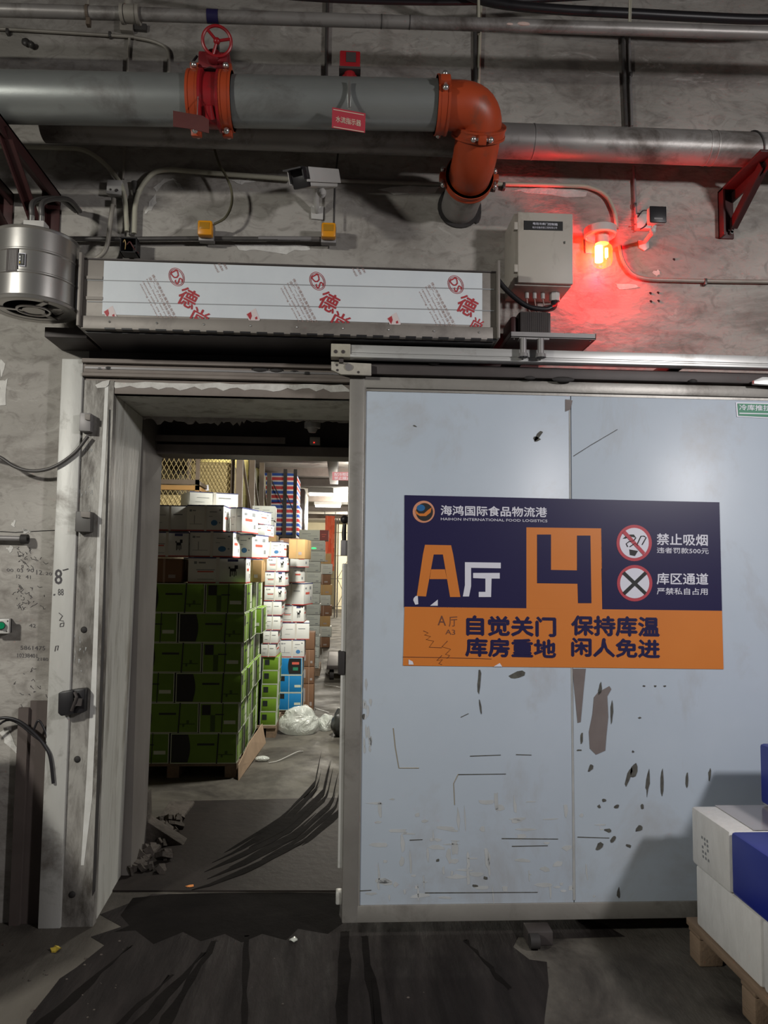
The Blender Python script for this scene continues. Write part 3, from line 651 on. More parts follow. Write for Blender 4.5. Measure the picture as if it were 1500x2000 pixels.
hw = MB().torus(wc, wx, .056, .0065, 36, 8); u = wx.normalized().orthogonal().normalized(); v = wx.normalized().cross(u)
for k in range(3):
    a = 2 * pi * k / 3 + .5; hw.tube([wc, wc + (u * cos(a) + v * sin(a)) * .056], .006, 8)
hw.sphere(wc, .014, 12, 8)
build('handwheel', hw, RED, gb, smooth=True)
build('sensor_wire', MB().tube(cr([(xm - .058, YA - .03, zt + .07), (xm - .075, YA - .03, zt + .04), (xm - .055, YA - .03, zt + .03), (xm - .05, YA - .03, zt - .03)]), .005, 8), BLACKP, gb, smooth=True)
# flow switch
xf = X_at(683, 150, YA); zf = zA(xf) + .084
fs = build('flow_switch', MB().box(xf - .042, xf + .042, YA - .06, YA + .02, zf + .035, zf + .105).cyl((xf, YA - .03, zf - .01), (xf, YA - .03, zf + .04), .022, 16).ring((xf, YA, zf + .026), (0, 0, 1), .034, .018, .016, 16), RED, pA, bevel=.005)
build('switch_window', MB().box(xf - .016, xf + .024, YA - .062, YA - .059, zf + .055, zf + .097), DARKST, fs)
build('base_plate', MB().box(xf - .044, xf + .044, YA - .062, YA + .022, zf + .026, zf + .036), DARKST, fs)

# hanging red tags
tg = thing('pipe_tag', 'red tag with white lettering hanging from the silver pipe below the red flow switch', 'tag', W(680, 258, YA - .12))
YT = YA - .113
build('plate', MB().pp([(649, 210), (714, 222), (713, 260), (648, 250)], YT, .002), REDV, tg)
o = MB(); textpx(o, '水流指示器', 656, 705, 238, 247, 226, YT - .003, .01); 
for q in ([(651, 213), (711, 224), (711, 225.5), (651, 214.5)], [(651, 247), (711, 257), (711, 258.5), (651, 248.5)]): o.pp(q, YT - .0025, .0005)
build('lettering', o, mat('cream_print', (.62, .5, .4), rough=.5), tg)
build('hanger', MB().tube([W(682, 158, YT), W(682, 185, YT), W(682, 212, YT)], .0065, 8).tube([W(685, 186, YT), W(681, 198, YT), W(685, 212, YT)], .003, 6), CHROME, tg)['label'] = 'silver hanging wire'
tg = thing('pipe_tag', 'dim red tag turned away, hanging under the left orange valve coupling', 'tag', W(373, 260, YA - .12))
build('plate', MB().prism([W(338, 216, YT - .01), W(396, 226, YT), W(408, 234, YT), W(408, 260, YT), W(375, 252, YT), W(338, 247, YT - .01)], (0, .003, 0)), MARSIGN, tg)
build('hanger', MB().tube([W(385, 226, YT), (W(385, 226, YT).x, YA - .104, zA(-.7) - .03)], .002, 6), CHROME, tg)

# second pipe, tight against the wall, with strap to the right bracket
YB = -.25; zB = lambda x: 3.584 + x * .007
pB = thing('drain_pipe', 'dull metal pipe running straight along the wall behind the silver one', 'pipe', (.3, YB, 3.5))
build('straight_pipe', MB().cyl((-1.36, YB, zB(-1.36)), (3.4, YB, zB(3.4)), .077, 36), PIPEG, pB, smooth=True)
for px in (1378, 1392, 1040): 
    x_ = X_at(px, 290, YB); build('joint', MB().ring((x_, YB, zB(x_)), (1, .0, 0), .079, .07, .006, 36), PIPEG, pB, smooth=True)
x_ = X_at(1470, 290, YB)
build('pipe_strap', MB().torus((x_, YB, zB(x_)), (1, .12, .25), .081, .004, 36, 6), DARKC, pB, smooth=True)

# third pipe near the ceiling
YC = -.5; zC = lambda x: 3.952 + x * .0217
pC = thing('upper_pipe', 'thin grey pipe highest on the wall with a fitting and a band of black tape', 'pipe', (.2, YC, 3.9))
build('straight_pipe', MB().cyl((-3.2, YC, zC(-3.2)), (3.4, YC, zC(3.4)), .027, 24), PIPEG, pC, smooth=True)
x_ = X_at(255, 25, YC); build('union_fitting', MB().ring((x_, YC, zC(x_)), (1, 0, 0), .037, .02, .045, 24).ring((x_ - .032, YC, zC(x_)), (1, 0, 0), .041, .02, .014, 24).ring((x_ + .032, YC, zC(x_)), (1, 0, 0), .041, .02, .014, 24).cyl((x_ - .01, YC, zC(x_)), (x_ - .01, YC, zC(x_) + .1), .018, 16), CONDUIT, pC, smooth=True)
x_ = X_at(172, 22, YC); build('pipe_clamp', MB().ring((x_, YC, zC(x_)), (1, 0, 0), .031, .025, .012, 24).box(x_ - .004, x_ + .012, YC - .012, YC + .012, zC(x_) - .058, zC(x_) - .028), RACKP, pC)
build('clamp_rod', MB().cyl((x_, YC, zC(x_) + .02), (x_, YC, 5.2), .006, 8), CONDUIT, pC, smooth=True)
x_ = X_at(416, 28, YC); build('tape_band', MB().ring((x_, YC, zC(x_)), (1, 0, 0), .0285, .025, .048, 24), NAVY, pC, smooth=True)['label'] = 'dark tape band'
x_ = X_at(1020, 58, YC); build('paint_flake', MB().sphere((x_, YC - .024, zC(x_) - .008), .03, 10, 6, (1, .2, .3)).sphere((x_ - .06, YC - .024, zC(x_) - .012), .015, 10, 6, (1, .2, .4)), mat('pink_white_flake', (.6, .45, .4), rough=.7), pC)
for px in (745, 800): x_ = X_at(px, 45, YC); build('joint', MB().ring((x_, YC, zC(x_)), (1, 0, 0), .0285, .024, .004, 24), DARKC, pC)

# hanging rods from the ceiling to the upper pipe
x_ = X_at(938, 30, YC)
rd = thing('hanging_rod', 'pale hanging rod over the upper pipe, left of the two', 'hanger rod', (x_, YC + .03, zC(x_) - .02))
build('rod', MB().cyl((x_, YC + .034, zC(x_) - .02), (x_ - .01, YC + .034, 5.2), .006, 10), CREAMC, rd, smooth=True)
x_ = X_at(1230, 20, YC)
rd = thing('hanging_rod', 'pair of thin pale hanger wires ending on the upper pipe near the right', 'hanger rod', (x_, YC, zC(x_) + .02))
build('rod', MB().cyl((x_ - .006, YC - .005, zC(x_) + .028), (x_ + .04, YC - .005, 5.2), .004, 8), CREAMC, rd, smooth=True)
build('rod', MB().cyl((x_ + .004, YC + .006, zC(x_) + .028), (x_ + .055, YC + .006, 5.2), .004, 8), CREAMC, rd, smooth=True)
# black sagging cable up top
o = build('sagging_cable', MB().tube(cr([W(850, -40, -.3), W(950, 2, -.3), W(1080, 18, -.3), W(1230, 26, -.3), W(1360, 33, -.3), W(1500, 38, -.3), W(1620, 30, -.3)]), .022, 14), BLACKP, smooth=True)
tag(o, 'thick black cable sagging across the top right corner', 'cable')
o = build('sagging_cable', MB().tube(cr([W(380, -30, -.25), W(560, -6, -.25), W(760, 4, -.25), W(960, 4, -.25), W(1200, -8, -.25)]), .012, 12), BLACKP, smooth=True)
tag(o, 'thinner black cable along the very top edge of the view', 'cable')

# conduits against the wall ------------------------------------------------
def conduit(name, label, pts, r, m=CONDUIT, Y=-.016, clips=(), rad=.06, cat='conduit', soft=False):
    P = cr(wl(pts, Y), 6) if soft else fillet(wl(pts, Y), rad, 8)
    o = build(name, MB().tube(P, r, 14), m, smooth=True); tag(o, label, cat)
    for cx, cy in clips:
        c_ = W(cx, cy, Y); build('clip', MB().obox(c_ + Vector((0, .004, 0)), (.014, abs(Y) * 1.7, r * 3.2)), DARKC, o, bevel=.002)
    return o
conduit('conduit', 'thin grey conduit crossing the upper left wall below the top pipe', [(-40, 54), (100, 62), (262, 72)], .008, clips=((15, 62), (215, 68)))
conduit('conduit', 'short thin conduit dropping behind the silver pipe from the small wall box', [(253, 72), (250, 100), (249, 150)], .006, clips=())
conduit('conduit', 'bent conduit curving down to the right of the small upper wall box', [(262, 73), (300, 80), (330, 95), (329, 160)], .0085, rad=.12)
bx = thing('junction_box', 'small dark box high on the left wall behind the upper conduit', 'junction box', W(264, 68, -.02))
build('box_body', MB().pp([(237, 42), (262, 44), (262, 68), (237, 66)], -.001, .03), CONDUIT, bx, bevel=.002); build('side_box', MB().pp([(264, 49), (288, 52), (287, 64), (264, 62)], -.001, .02), DARKC, bx)
o = build('pipe_clip', MB().sphere(W(50, 82, -.02), .02, 10, 8, (1, .6, 1)).sphere(W(62, 88, -.02), .016, 10, 8).tube([W(46, 78, 0), W(50, 82, -.02), W(62, 88, -.02)], .008, 8), DARKC, smooth=True); tag(o, 'small dark broken pipe clip on the upper left wall', 'pipe clip')
conduit('conduit', 'dark upright conduit on the upper wall above the red flow switch', [(641, -40), (638, 80), (637, 158), (642, 235)], .009, DARKC)
conduit('conduit', 'pale dripped upright conduit on the upper wall above the orange elbow', [(941, -40), (937, 80), (934, 190), (936, 236)], .008, CREAMC)
conduit('conduit', 'broad dark upright strip on the upper wall beside the pale dripped conduit', [(928, 40), (928, 120), (930, 200)], .010, DARKC, -.012)
conduit('conduit', 'dark upright conduit on the upper right wall, left of a pair', [(1216, 70), (1219, 150), (1223, 246)], .010, DARKC, clips=((1219, 146),))
conduit('conduit', 'slim grey upright conduit on the upper right wall, right of a pair', [(1229, 70), (1231, 150), (1234, 246)], .007, GREYST, clips=((1232, 146),))
conduit('conduit', 'slim grey conduit dropping from the metal pipe to the white junction box', [(1238, 325), (1240, 380), (1242, 426)], .0075, GREYST, clips=((1240, 402),))
conduit('conduit', 'cream conduit curving down from the left to the open black box', [(-30, 286), (60, 287), (165, 291), (205, 318), (238, 360), (245, 390), (248, 452)], .0105, CREAMC, -.03, rad=.09)
conduit('conduit', 'cream conduit rising from the open black box and bending right to the camera', [(262, 456), (264, 395), (276, 362), (300, 335), (330, 331), (400, 337), (480, 343), (568, 350)], .0115, CREAMC, -.03, rad=.08)
conduit('conduit', 'thin grey conduit between the white camera and the orange elbow', [(650, 353), (760, 357), (862, 359)], .009, clips=((655, 354),))
conduit('conduit', 'grey conduit bending down from the orange elbow to the red beacon', [(940, 359), (1060, 361), (1150, 364), (1185, 380), (1203, 420), (1204, 450)], .010, CREAMC, -.018, clips=((965, 366), (984, 364)), rad=.12)
conduit('conduit', 'grey conduit bending from the red beacon away to the right edge', [(1210, 480), (1215, 510), (1235, 538), (1265, 546), (1380, 549), (1560, 551)], .010, CONDUIT, -.018, clips=((1377, 551),), rad=.12)
conduit('conduit', 'slim conduit hanging behind the two cream conduits on the left', [(243, 284), (242, 320), (240, 350)], .006, CONDUIT)
conduit('conduit', 'bent grey hose hooking left below the dark horizontal tube', [(220, 400), (215, 440), (211, 470), (205, 490), (190, 504), (165, 512)], .011, CONDUIT, -.078, soft=True)
conduit('conduit', 'dark brown duct strip between the cream conduits on the left wall', [(262, 355), (266, 380), (257, 460)], .014, DARKC, -.012)
ht = conduit('support_tube', 'dark horizontal tube across the wall carrying two orange beacons', [(98, 466), (250, 467), (404, 466), (520, 467), (640, 467)], .0115, DARKC, -.05, cat='tube')
build('bare_section', MB().cyl(W(505, 466, -.05) - Vector((0, .001, 0)), W(624, 467, -.05) - Vector((0, .001, 0)), .0118, 14), GREYST, ht, smooth=True)
conduit('cable', 'dark cable looping down from the pipe to the left orange beacon', [(418, 288), (428, 320), (442, 345), (452, 372), (452, 400), (440, 425), (418, 438)], .006, mat('olive_cable', (.10, .09, .055), rough=.5), -.10, soft=True, cat='cable')
conduit('cable', 'dark cable hanging from the pipe to the right orange beacon', [(660, 300), (655, 350), (653, 400), (652, 440)], .005, DARKC, -.06, soft=True, cat='cable')
conduit('cable', 'thick dark cable running from the air curtain to the finned transformer', [(965, 536), (985, 562), (1010, 585), (1035, 600), (1065, 604), (1078, 600)], .012, BLACKP, -.22, soft=True, cat='cable')
conduit('cable', 'black cable drooping across the left post to the upper grey sensor', [(-30, 884), (0, 893), (30, 912), (65, 920), (105, 912), (145, 885), (172, 852)], .008, DARKC, -.08, soft=True, cat='cable')
conduit('cable', 'black cable bundle looping low on the left wall', [(-20, 1408), (10, 1402), (40, 1410), (70, 1435), (88, 1458), (98, 1480), (104, 1530)], .007, BLACKP, -.075, soft=True, cat='cable')
conduit('cable', 'thin black cable hooked over the dark strip low on the left', [(66, 1425), (74, 1408), (82, 1415), (92, 1440), (88, 1452), (70, 1440), (20, 1406), (-20, 1430)], .005, BLACKP, -.06, soft=True, cat='cable')
conduit('pipe_stub', 'short grey pipe stub with dark end sticking along the left wall', [(-40, 1050), (10, 1051), (46, 1052)], .012, GREYST, -.04, cat='pipe stub')
o = build('pipe_collar', MB().ring(W(48, 1053, -.04), (1, 0, 0), .022, .009, .03, 16), RUBBER, smooth=True); tag(o, 'dark rubber collar on the end of the short pipe stub', 'collar')

# ================================================================== BRACKETS
def bracket(label, xw, ztop, ybeam, name='pipe_bracket', drop=.42, w=.06):
    t = thing(name, label, 'bracket', (xw, -.02, ztop - drop))
    up = MB().box(xw - w / 2, xw + w / 2, -.012, 0, ztop - drop, ztop).box(xw - w / 2, xw - w / 2 + .012, -.055, -.0, ztop - drop, ztop)
    build('upright', up, MAROON, t, bevel=.002)
    arm = MB().box(xw - w / 2, xw + w / 2, ybeam, 0, ztop - .012, ztop).box(xw + w / 2 - .012, xw + w / 2, ybeam, 0, ztop - .06, ztop)
    build('arm', arm, MAROON, t, bevel=.002)
    build('brace', MB().bar((xw + .01, ybeam * .80, ztop - .03), (xw + .01, -.02, ztop - drop + .05), .045, .008, (1, 0, 0)).bar((xw + .03, ybeam * .80, ztop - .03), (xw + .03, -.02, ztop - drop + .05), .008, .04, (1, 0, 0)), MAROON, t)
    for z_ in (ztop - drop + .03, ztop - .22):
        build('anchor_bolt', MB().cyl((xw + .018, -.03, z_), (xw + .018, 0, z_), .009, 8), CHROME, t)
    return t
bracket('maroon steel triangle bracket under the metal pipe at the right', 1.91, zB(1.9) - .083, -.40, drop=.245, w=.075)
bracket('maroon steel bracket on the left wall behind the drum fan, inner one', -1.40, 3.372, -.78, drop=.455, w=.07)
bracket('maroon steel bracket cut off by the left edge, shorter than its neighbour', -1.62, 3.366, -.7, drop=.26, w=.07)

# ================================================================== DRUM FAN AND AIR CURTAIN
dc = Vector((-1.325, -.36, 0))
fan = thing('drum_fan', 'shiny stainless drum fan at the left end of the air curtain', 'fan', (dc.x, dc.y, 2.68))
zb, zt_ = 2.685, 2.985; R = .168
build('drum', MB().lathe([(R - .02, zb), (R + .004, zb - .004), (R + .008, zb + .006), (R, zb + .014), (R, zb + .10), (R + .004, zb + .104), (R + .004, zb + .109), (R, zb + .113), (R, zb + .195), (R + .004, zb + .199), (R + .004, zb + .204), (R, zb + .208), (R, zt_ - .012), (R + .006, zt_ - .004), (R + .004, zt_), (R - .02, zt_), (0, zt_)], dc, 64), STEEL, fan, smooth=True)
build('bottom_plate', MB().ring((dc.x, dc.y, zb + .004), (0, 0, 1), R - .004, .118, .006, 48), STEEL, fan)
build('inlet_cavity', MB().lathe([(.12, zb + .006), (.11, zb + .09), (0, zb + .09)], dc, 40), BLACKP, fan, smooth=True)
gd = MB().torus((dc.x, dc.y, zb - .002), (0, 0, 1), .066, .006, 40, 8)
for k in range(3): a = 2 * pi * k / 3 - 1.1; gd.bar((dc.x + .045 * cos(a), dc.y + .045 * sin(a), zb - .001), (dc.x + .135 * cos(a + .25), dc.y + .135 * sin(a + .25), zb - .001), .022, .004)
gd.cyl((dc.x, dc.y, zb - .004), (dc.x, dc.y, zb + .01), .045, 24)
build('inlet_guard', gd, STEEL, fan, smooth=True)
build('volute', MB().box(dc.x + .05, -1.142, dc.y + .02, -.03, zb + .012, zt_ - .06), STEEL, fan, bevel=.004)
def curved(px0, px1, z0, z1, m, name, par, off=.0015):
    a0 = [-pi / 2 + (x - 0) for x in (px0, px1)]; v = []
    n = 8
    for i in range(n + 1):
        a = -pi / 2 + px0 + (px1 - px0) * i / n
        for z in (z0, z1): v.append((dc.x + (R + off) * cos(a), dc.y + (R + off) * sin(a), z))
    return build(name, MB().add(v, [(2 * i, 2 * i + 2, 2 * i + 3, 2 * i + 1) for i in range(n)]), m, par, smooth=True)
np_ = curved(-.30, -.02, zb + .10, zb + .196, DARKST, 'name_plate', fan, .005)
for k in range(5): curved(-.22 + k * .036, -.212 + k * .036, zb + .106, zb + .19, GREYST, 'plate_line', np_, .0058)
wp = curved(.0, .155, zb + .124, zb + .178, WHITEV, 'warning_label', fan, .005); curved(.01, .145, zb + .127, zb + .175, BLACKV, 'black_field', wp, .0056)
for k in range(3): curved(.022, .045, zb + .134 + k * .012, zb + .142 + k * .012, YELLOW if k == 0 else ALU, 'warning_mark', wp, .0062)
curved(.085, .090, zb + .134, zb + .17, ALU, 'warning_mark', wp, .0062); curved(.105, .108, zb + .134, zb + .17, ALU, 'warning_mark', wp, .0062)
tb = build('terminal_box', MB().box(dc.x - .005, dc.x + .08, dc.y - .135, dc.y - .075, zt_, zt_ + .035), WHITEP, fan, bevel=.004)
for k in (0, 1):
    gx = dc.x + .018 + k * .04; build('cable_gland', MB().cyl((gx, dc.y - .105, zt_ + .033), (gx, dc.y - .105, zt_ + .065), .011, 12), CHROME, tb, smooth=True)
    build('fan_wire', MB().tube(cr([(gx, dc.y - .105, zt_ + .06), (gx - .004, dc.y - .08, zt_ + .14), (gx + .006, -.2, zt_ + .27), (gx + .02 - k * .02, -.02, zt_ + .30)]), .011, 10), DARKC, tb, smooth=True)
build('under_bracket', MB().box(-1.33, -1.145, -.22, 0, 2.61, 2.655), DARKST, fan, bevel=.003)

ac = thing('air_curtain', 'long steel air curtain over the doorway wrapped in printed white film', 'air curtain', (-.2, -.18, 2.61))
ax0, ax1, az0, az1, ay = -1.125, .672, 2.622, 2.918, -.35
build('housing', MB().box(ax0, ax1, ay, 0, az0 + .02, az1), CURT, ac, bevel=.004)
lip = build('lower_lip', MB().box(ax0, ax1, ay - .012, -.05, az0 - .012, az0 + .045), CURT, ac, bevel=.003)
build('outlet', MB().box(ax0 + .01, ax1 - .01, ay + .02, -.03, az0 - .02, az0 - .012), BLACKP, ac)
sl = MB()
for k in range(24): x_ = ax0 + .1 + k * .072; sl.box(x_, x_ + .045, ay - .0125, ay + .01, az0 - .0128, az0 - .006)
o = build('slots', sl, BLACKP, lip); o['kind'] = 'stuff'
rv = MB()
for k in range(9): rv.sphere((ax0 + .12 + k * .2, ay - .013, az0 + .02), .005, 8, 6)
o = build('rivets', rv, CHROME, lip); o['kind'] = 'stuff'
build('end_plate', MB().box(ax0 - .014, ax0, ay - .03, 0, az0 - .005, az1 + .02), CURT, ac, bevel=.003)
build('end_plate', MB().box(ax1, ax1 + .012, ay - .035, .0, az0 - .01, az1 + .045), CURT, ac, bevel=.003)
build('top_edge', MB().box(ax0, ax1, ay - .004, -.02, az1, az1 + .006), DARKST, ac)
fy = ay - .002
fx0, fx1 = X_at(201, 570, fy), X_at(942, 580, fy)
film = build('printed_film', MB().box(fx0, fx1, fy, fy + .003, az0 + .055, az1 - .004), FILM, ac)
film['label'] = 'white protective film printed in red'
gl = MB()
for yy in (546, 588): gl.prism([W(170, yy, fy - .0006), W(965, yy + 18, fy - .0006), W(965, yy + 20, fy - .0006), W(170, yy + 1.6, fy - .0006)], (0, .0006, 0))
build('crease', gl, FILMLINE, film)
rb = MB()
for yy in (542, 582): rb.prism([W(168, yy - 3, fy + .0005), W(201, yy - 2, fy + .0005), W(201, yy + 4, fy + .0005), W(168, yy + 3, fy + .0005)], (0, -.003, 0))
build('rib', rb, CURT, ac)
# the film's red lettering, repeated along it (turned about 60 degrees)
th = radians(62)
def rot_text(mb, s, cx, cy, hgt, wd, ang, bold=0, Y=fy - .0012):
    """characters of pixel height hgt, width wd, centred at cx,cy, text direction turned clockwise by ang"""
    dx, dy = cos(ang), sin(ang); ux, uy = sin(ang), -cos(ang)
    p = lambda a, b: W(cx + dx * a + ux * b, cy + dy * a + uy * b, Y)
    return text(mb, s, p(-wd / 2, -hgt / 2), p(wd / 2, -hgt / 2), p(-wd / 2, hgt / 2), bold)
def ellipse_ring(mb, cx, cy, a, b, ang, t=1.4):
    pts = []
    for k in range(33):
        e = 2 * pi * k / 32; x, y = a * cos(e), b * sin(e)
        pts.append(W(cx + x * cos(ang) - y * sin(ang), cy + x * sin(ang) + y * cos(ang), fy - .001))
    return mb.tube(pts, .0013, 5)
for i, (ox, oy) in enumerate(((0, 0), (275, 8), (545, 15))):
    big = MB(); rot_text(big, 'DS', 345 + ox, 541 + oy, 15, 27, th, .014); ellipse_ring(big, 345 + ox, 541 + oy, 18.5, 14, th); ellipse_ring(big, 345 + ox, 541 + oy, 16, 11.5, th)
    rot_text(big, '德', 367 + ox, 582 + oy, 36, 36, th - radians(34), .016)
    if ox < 500: 
        rot_text(big, '尚', 391 + ox, 617 + oy, 26, 32, th - radians(34), .016)
    else: rot_text(big, '尚', 391 + 541, 617 + 16, 22, 20, th - radians(34), .016)
    build('red_print', big, PRINT, film)
    sm = MB()
    L_ = 106
    for j, (s_, h_) in enumerate((('佛山市德尚金属制品有限公司', 5.5), ('全厂一个月内清除保护膜', 5.5), ('Foshan Deshang metal product', 4), ('removed within one month', 4), ('cleaning of protection', 4))):
        off = -j * 8.2; rot_text(sm, s_, 323 + ox + off * sin(th) + 8 * 0, 583 + oy - off * cos(th) - j * 1.5, h_, L_ - j * 5, th, Y=fy - .0010)
    build('fine_print', sm, PRINTP, film)
for ox, oy in ((214, 612), (493, 617), (768, 625)):
    q = MB(); q.pp([(ox - 12, oy - 4), (ox + 6, oy - 15), (ox + 15, oy + 8), (ox + 2, oy + 15), (ox - 5, oy + 14)], fy - .0006, .0004)
    s_ = build('stamp', q, mat('stamp_ground', (.6, .52, .52), rough=.5), film)
    build('stamp_mark', MB().pp([(ox - 11, oy - 3), (ox - 3, oy - 8), (ox - 1, oy), (ox - 4, oy + 8)], fy - .0014, .0004).pp([(ox + 5, oy + 3), (ox + 9, oy + 1), (ox + 10, oy + 6), (ox + 6, oy + 7)], fy - .0014, .0004), PRINT, s_)
for ox in (433, 703):
    q = MB()
    for k in range(3): rot_text(q, '金属制' if k else 'metal', ox - 10 + k * 8, 524 + k * -3 + (ox - 433) * .027, 4.5, 17, th)
    build('fine_print', q, PRINTP, film)

# ================================================================== RAIL AND DRIVE
rl = thing('door_rail', 'bright aluminium sliding rail above the white door', 'rail', (1.1, -.3, 2.53))
YR = -.30; z0_, z1_ = 2.532, 2.589
build('rail_profile', MB().box(-.055, 2.4, YR, YR + .05, z0_, z1_).box(-.055, 2.4, YR - .006, YR, z0_, z0_ + .014).box(-.055, 2.4, YR - .004, YR, z0_ + .02, z0_ + .023), ALU, rl, bevel=.0015)
build('end_cap', MB().box(-.056, .03, YR - .007, YR + .052, z0_ - .001, z1_ + .001), mat('dirty_cap', (.4, .38, .31), (.3, .28, .22), 25, .5), rl, bevel=.002)
build('rail_bolt', MB().cyl((-.035, YR - .01, z0_ + .022), (-.035, YR, z0_ + .022), .008, 10).cyl((-.002, YR - .01, z0_ + .022), (-.002, YR, z0_ + .022), .008, 10), DARKST, rl)
build('mount', MB().box(-.02, .0, YR + .01, 0, z0_ - .02, z0_), DARKST, rl)
for x_ in (.75, 1.5, 2.2): build('mount', MB().box(x_, x_ + .06, YR + .051, 0, z0_, z0_ + .04), DARKST, rl)
hg = thing('door_hanger', 'pale hanger plate at the top left corner of the sliding door', 'hanger plate', W(685, 735, YR + .03))
build('plate', MB().pp([(647, 708), (725, 712), (725, 735), (666, 733), (647, 724)], YR + .05, .018), mat('hanger_metal', (.42, .40, .345), (.32, .3, .26), 20, .5), hg, bevel=.002)
build('roller_boss', MB().cyl(W(681, 717, YR + .025), W(681, 717, YR + .04), .016, 16), GREYST, hg, smooth=True)
build('plate_hole', MB().cyl(W(658, 713, YR + .0305), W(658, 713, YR + .04), .006, 8), DARKST, hg); build('plate_hole', MB().cyl(W(700, 727, YR + .0305), W(700, 727, YR + .04), .006, 8), DARKST, hg); build('plate_hole', MB().cyl(W(659, 723, YR + .0305), W(659, 723, YR + .04), .006, 8), DARKST, hg)
o = build('door_carrier', MB().box(.04, 2.28, YR + .06, YR + .16, 2.475, 2.525), DARKST, bevel=.003); tag(o, 'dark carrier bar between the rail and the top of the sliding door', 'carrier bar')
o = build('carrier_clip', MB().pp([(1485, 738), (1530, 739), (1530, 756), (1468, 752), (1468, 745)], YR + .05, .02), ALU, bevel=.002); tag(o, 'small metal clip on the carrier bar at the right edge', 'clip')
lm = MB()
for cx, cy, rx, ry in ((1100, 741, 24, 6), (1035, 738, 12, 4), (1354, 744, 9, 4), (848, 710, 12, 3)): lm.sphere(W(cx, cy, YR + .05), .01, 10, 6, (rx * .0022 / .01, .6, ry * .0022 / .01))
tag(build('grease_lump', lm, RUBBER, smooth=True), 'dark grease lumps on the carrier bar above the white door', 'grease', kind='stuff')

tr = thing('transformer_tray', 'dark steel tray with finned transformer and two rollers above the rail', 'drive unit', W(1070, 680, -.3))
YTf = -.33; zt1 = W(1080, 655, YTf).z
xa, xb = X_at(997, 655, YTf), X_at(1164, 660, YTf)
build('tray', MB().box(xa, xb, YTf, -.02, zt1 - .012, zt1 - .008).box(xa, xb, YTf, YTf + .003, zt1 - .014, zt1 + .012).box(xa, xa + .003, YTf, -.02, zt1 - .014, zt1 + .012).box(xb - .003, xb, YTf, -.1, zt1 - .014, zt1 + .014), GREYST, tr)
build('tray_bolt', MB().sphere((xa + .02, YTf + .02, zt1 - .014), .005, 8, 6), CHROME, tr); build('tray_bolt', MB().sphere((xb - .02, YTf + .02, zt1 - .014), .005, 8, 6), CHROME, tr)
xm0, xm1 = X_at(1012, 630, -.29), X_at(1073, 630, -.29); zm0, zm1 = zt1 - .008, W(1040, 610, -.29).z
mt = build('transformer_body', MB().box(xm0 + .004, xm1 - .004, -.285, -.12, zm0, zm1), DARKST, tr, bevel=.004)
fn = MB()
for k in range(26):
    x_ = xm0 + .012 + (xm1 - xm0 - .02) * k / 25; fn.box(x_ - .0013, x_ + .0013, -.296, -.12, zm0 + .004, zm1 + .001)
o = build('cooling_fins', fn, DARKST, mt); o['kind'] = 'stuff'
build('end_bell', MB().box(xm0 - .03, xm0 + .004, -.27, -.10, zm0, zm1 - .012), MAROON, mt, bevel=.012)
build('end_cover', MB().box(xm1 - .006, xm1 + .006, -.29, -.12, zm0, zm1), DARKST, mt, bevel=.002)
xr_ = X_at(1100, 640, -.2)
build('wiring_tangle', MB().tube(cr([(xr_ - .02, -.2, zm0 + .01), (xr_, -.22, zm0 + .05), (xr_ + .03, -.2, zm0 + .02), (xr_ + .05, -.22, zm0 + .045), (xr_ + .08, -.2, zm0 + .01)]), .007, 8).box(xr_ + .02, xr_ + .09, -.24, -.16, zm0, zm0 + .022).tube(cr([(xr_ - .03, -.18, zm0), (xr_ + .01, -.2, zm0 + .03), (xr_ + .06, -.18, zm0 + .035)]), .006, 8), BLACKP, tr, smooth=True)
build('side_plate', MB().prism([(xr_ + .09, -.2, zm0), (xr_ + .12, -.2, zm0), (xr_ + .12, -.2, zm0 + .05), (xr_ + .105, -.2, zm0 + .03), (xr_ + .09, -.2, zm0 + .03)], (0, .004, 0)), DARKST, tr)
for px in (1022, 1056):
    c_ = W(px, 690, -.336); zt2 = zt1 - .02
    r_ = build('roller_post', MB().cyl((c_.x, -.336, zt2), (c_.x, -.336, zt2 - .075), .0145, 16).cyl((c_.x, -.336, zt2 - .068), (c_.x, -.336, zt2 - .085), .021, 18, .024), GREYST, tr, smooth=True)
    build('roller_cup', MB().cyl((c_.x, -.336, zt2 - .0845), (c_.x, -.336, zt2 - .087), .017, 16), BLACKP, r_)
build('roller_plate', MB().box(X_at(1015, 665, -.336), X_at(1073, 665, -.336), -.335, -.29, zt1 - .022, zt1 - .014), GREYST, tr)

# ================================================================== CONTROL BOX, BEACONS, CAMERAS
cbx0, cbx1, cbz0, cbz1, cby = .785, 1.055, 2.915, 3.262, -.235
cb = thing('control_box', 'beige steel control cabinet on the wall left of the red beacon', 'control box', ((cbx0 + cbx1) / 2, cby / 2, cbz0))
build('cabinet_body', MB().box(cbx0, cbx1, cby + .02, 0, cbz0, cbz1), BEIGE, cb, bevel=.006)
dr = build('cabinet_door', MB().box(cbx0 + .012, cbx1 + .002, cby - .004, cby + .022, cbz0 + .006, cbz1 - .004), BEIGE, cb, bevel=.006)
for z_ in (cbz0 + .075, cbz1 - .07): build('hinge', MB().box(cbx0 - .004, cbx0 + .014, cby + .0, cby + .024, z_ - .018, z_ + .018), BEIGE, cb, bevel=.002)
pl_ = build('name_plate', MB().pp([(1023, 431), (1099, 433), (1099, 451), (1023, 449)], cby - .004, .0015), BLACKV, dr)
m_ = MB(); textpx(m_, '电动冷库门控制箱', 1041, 1089, 439, 441, 434, cby - .0066, .01); textpx(m_, '制冷设备安装工程有限公司', 1040, 1088, 446, 447, 442, cby - .0066)
build('lettering', m_, WHITEV, pl_)
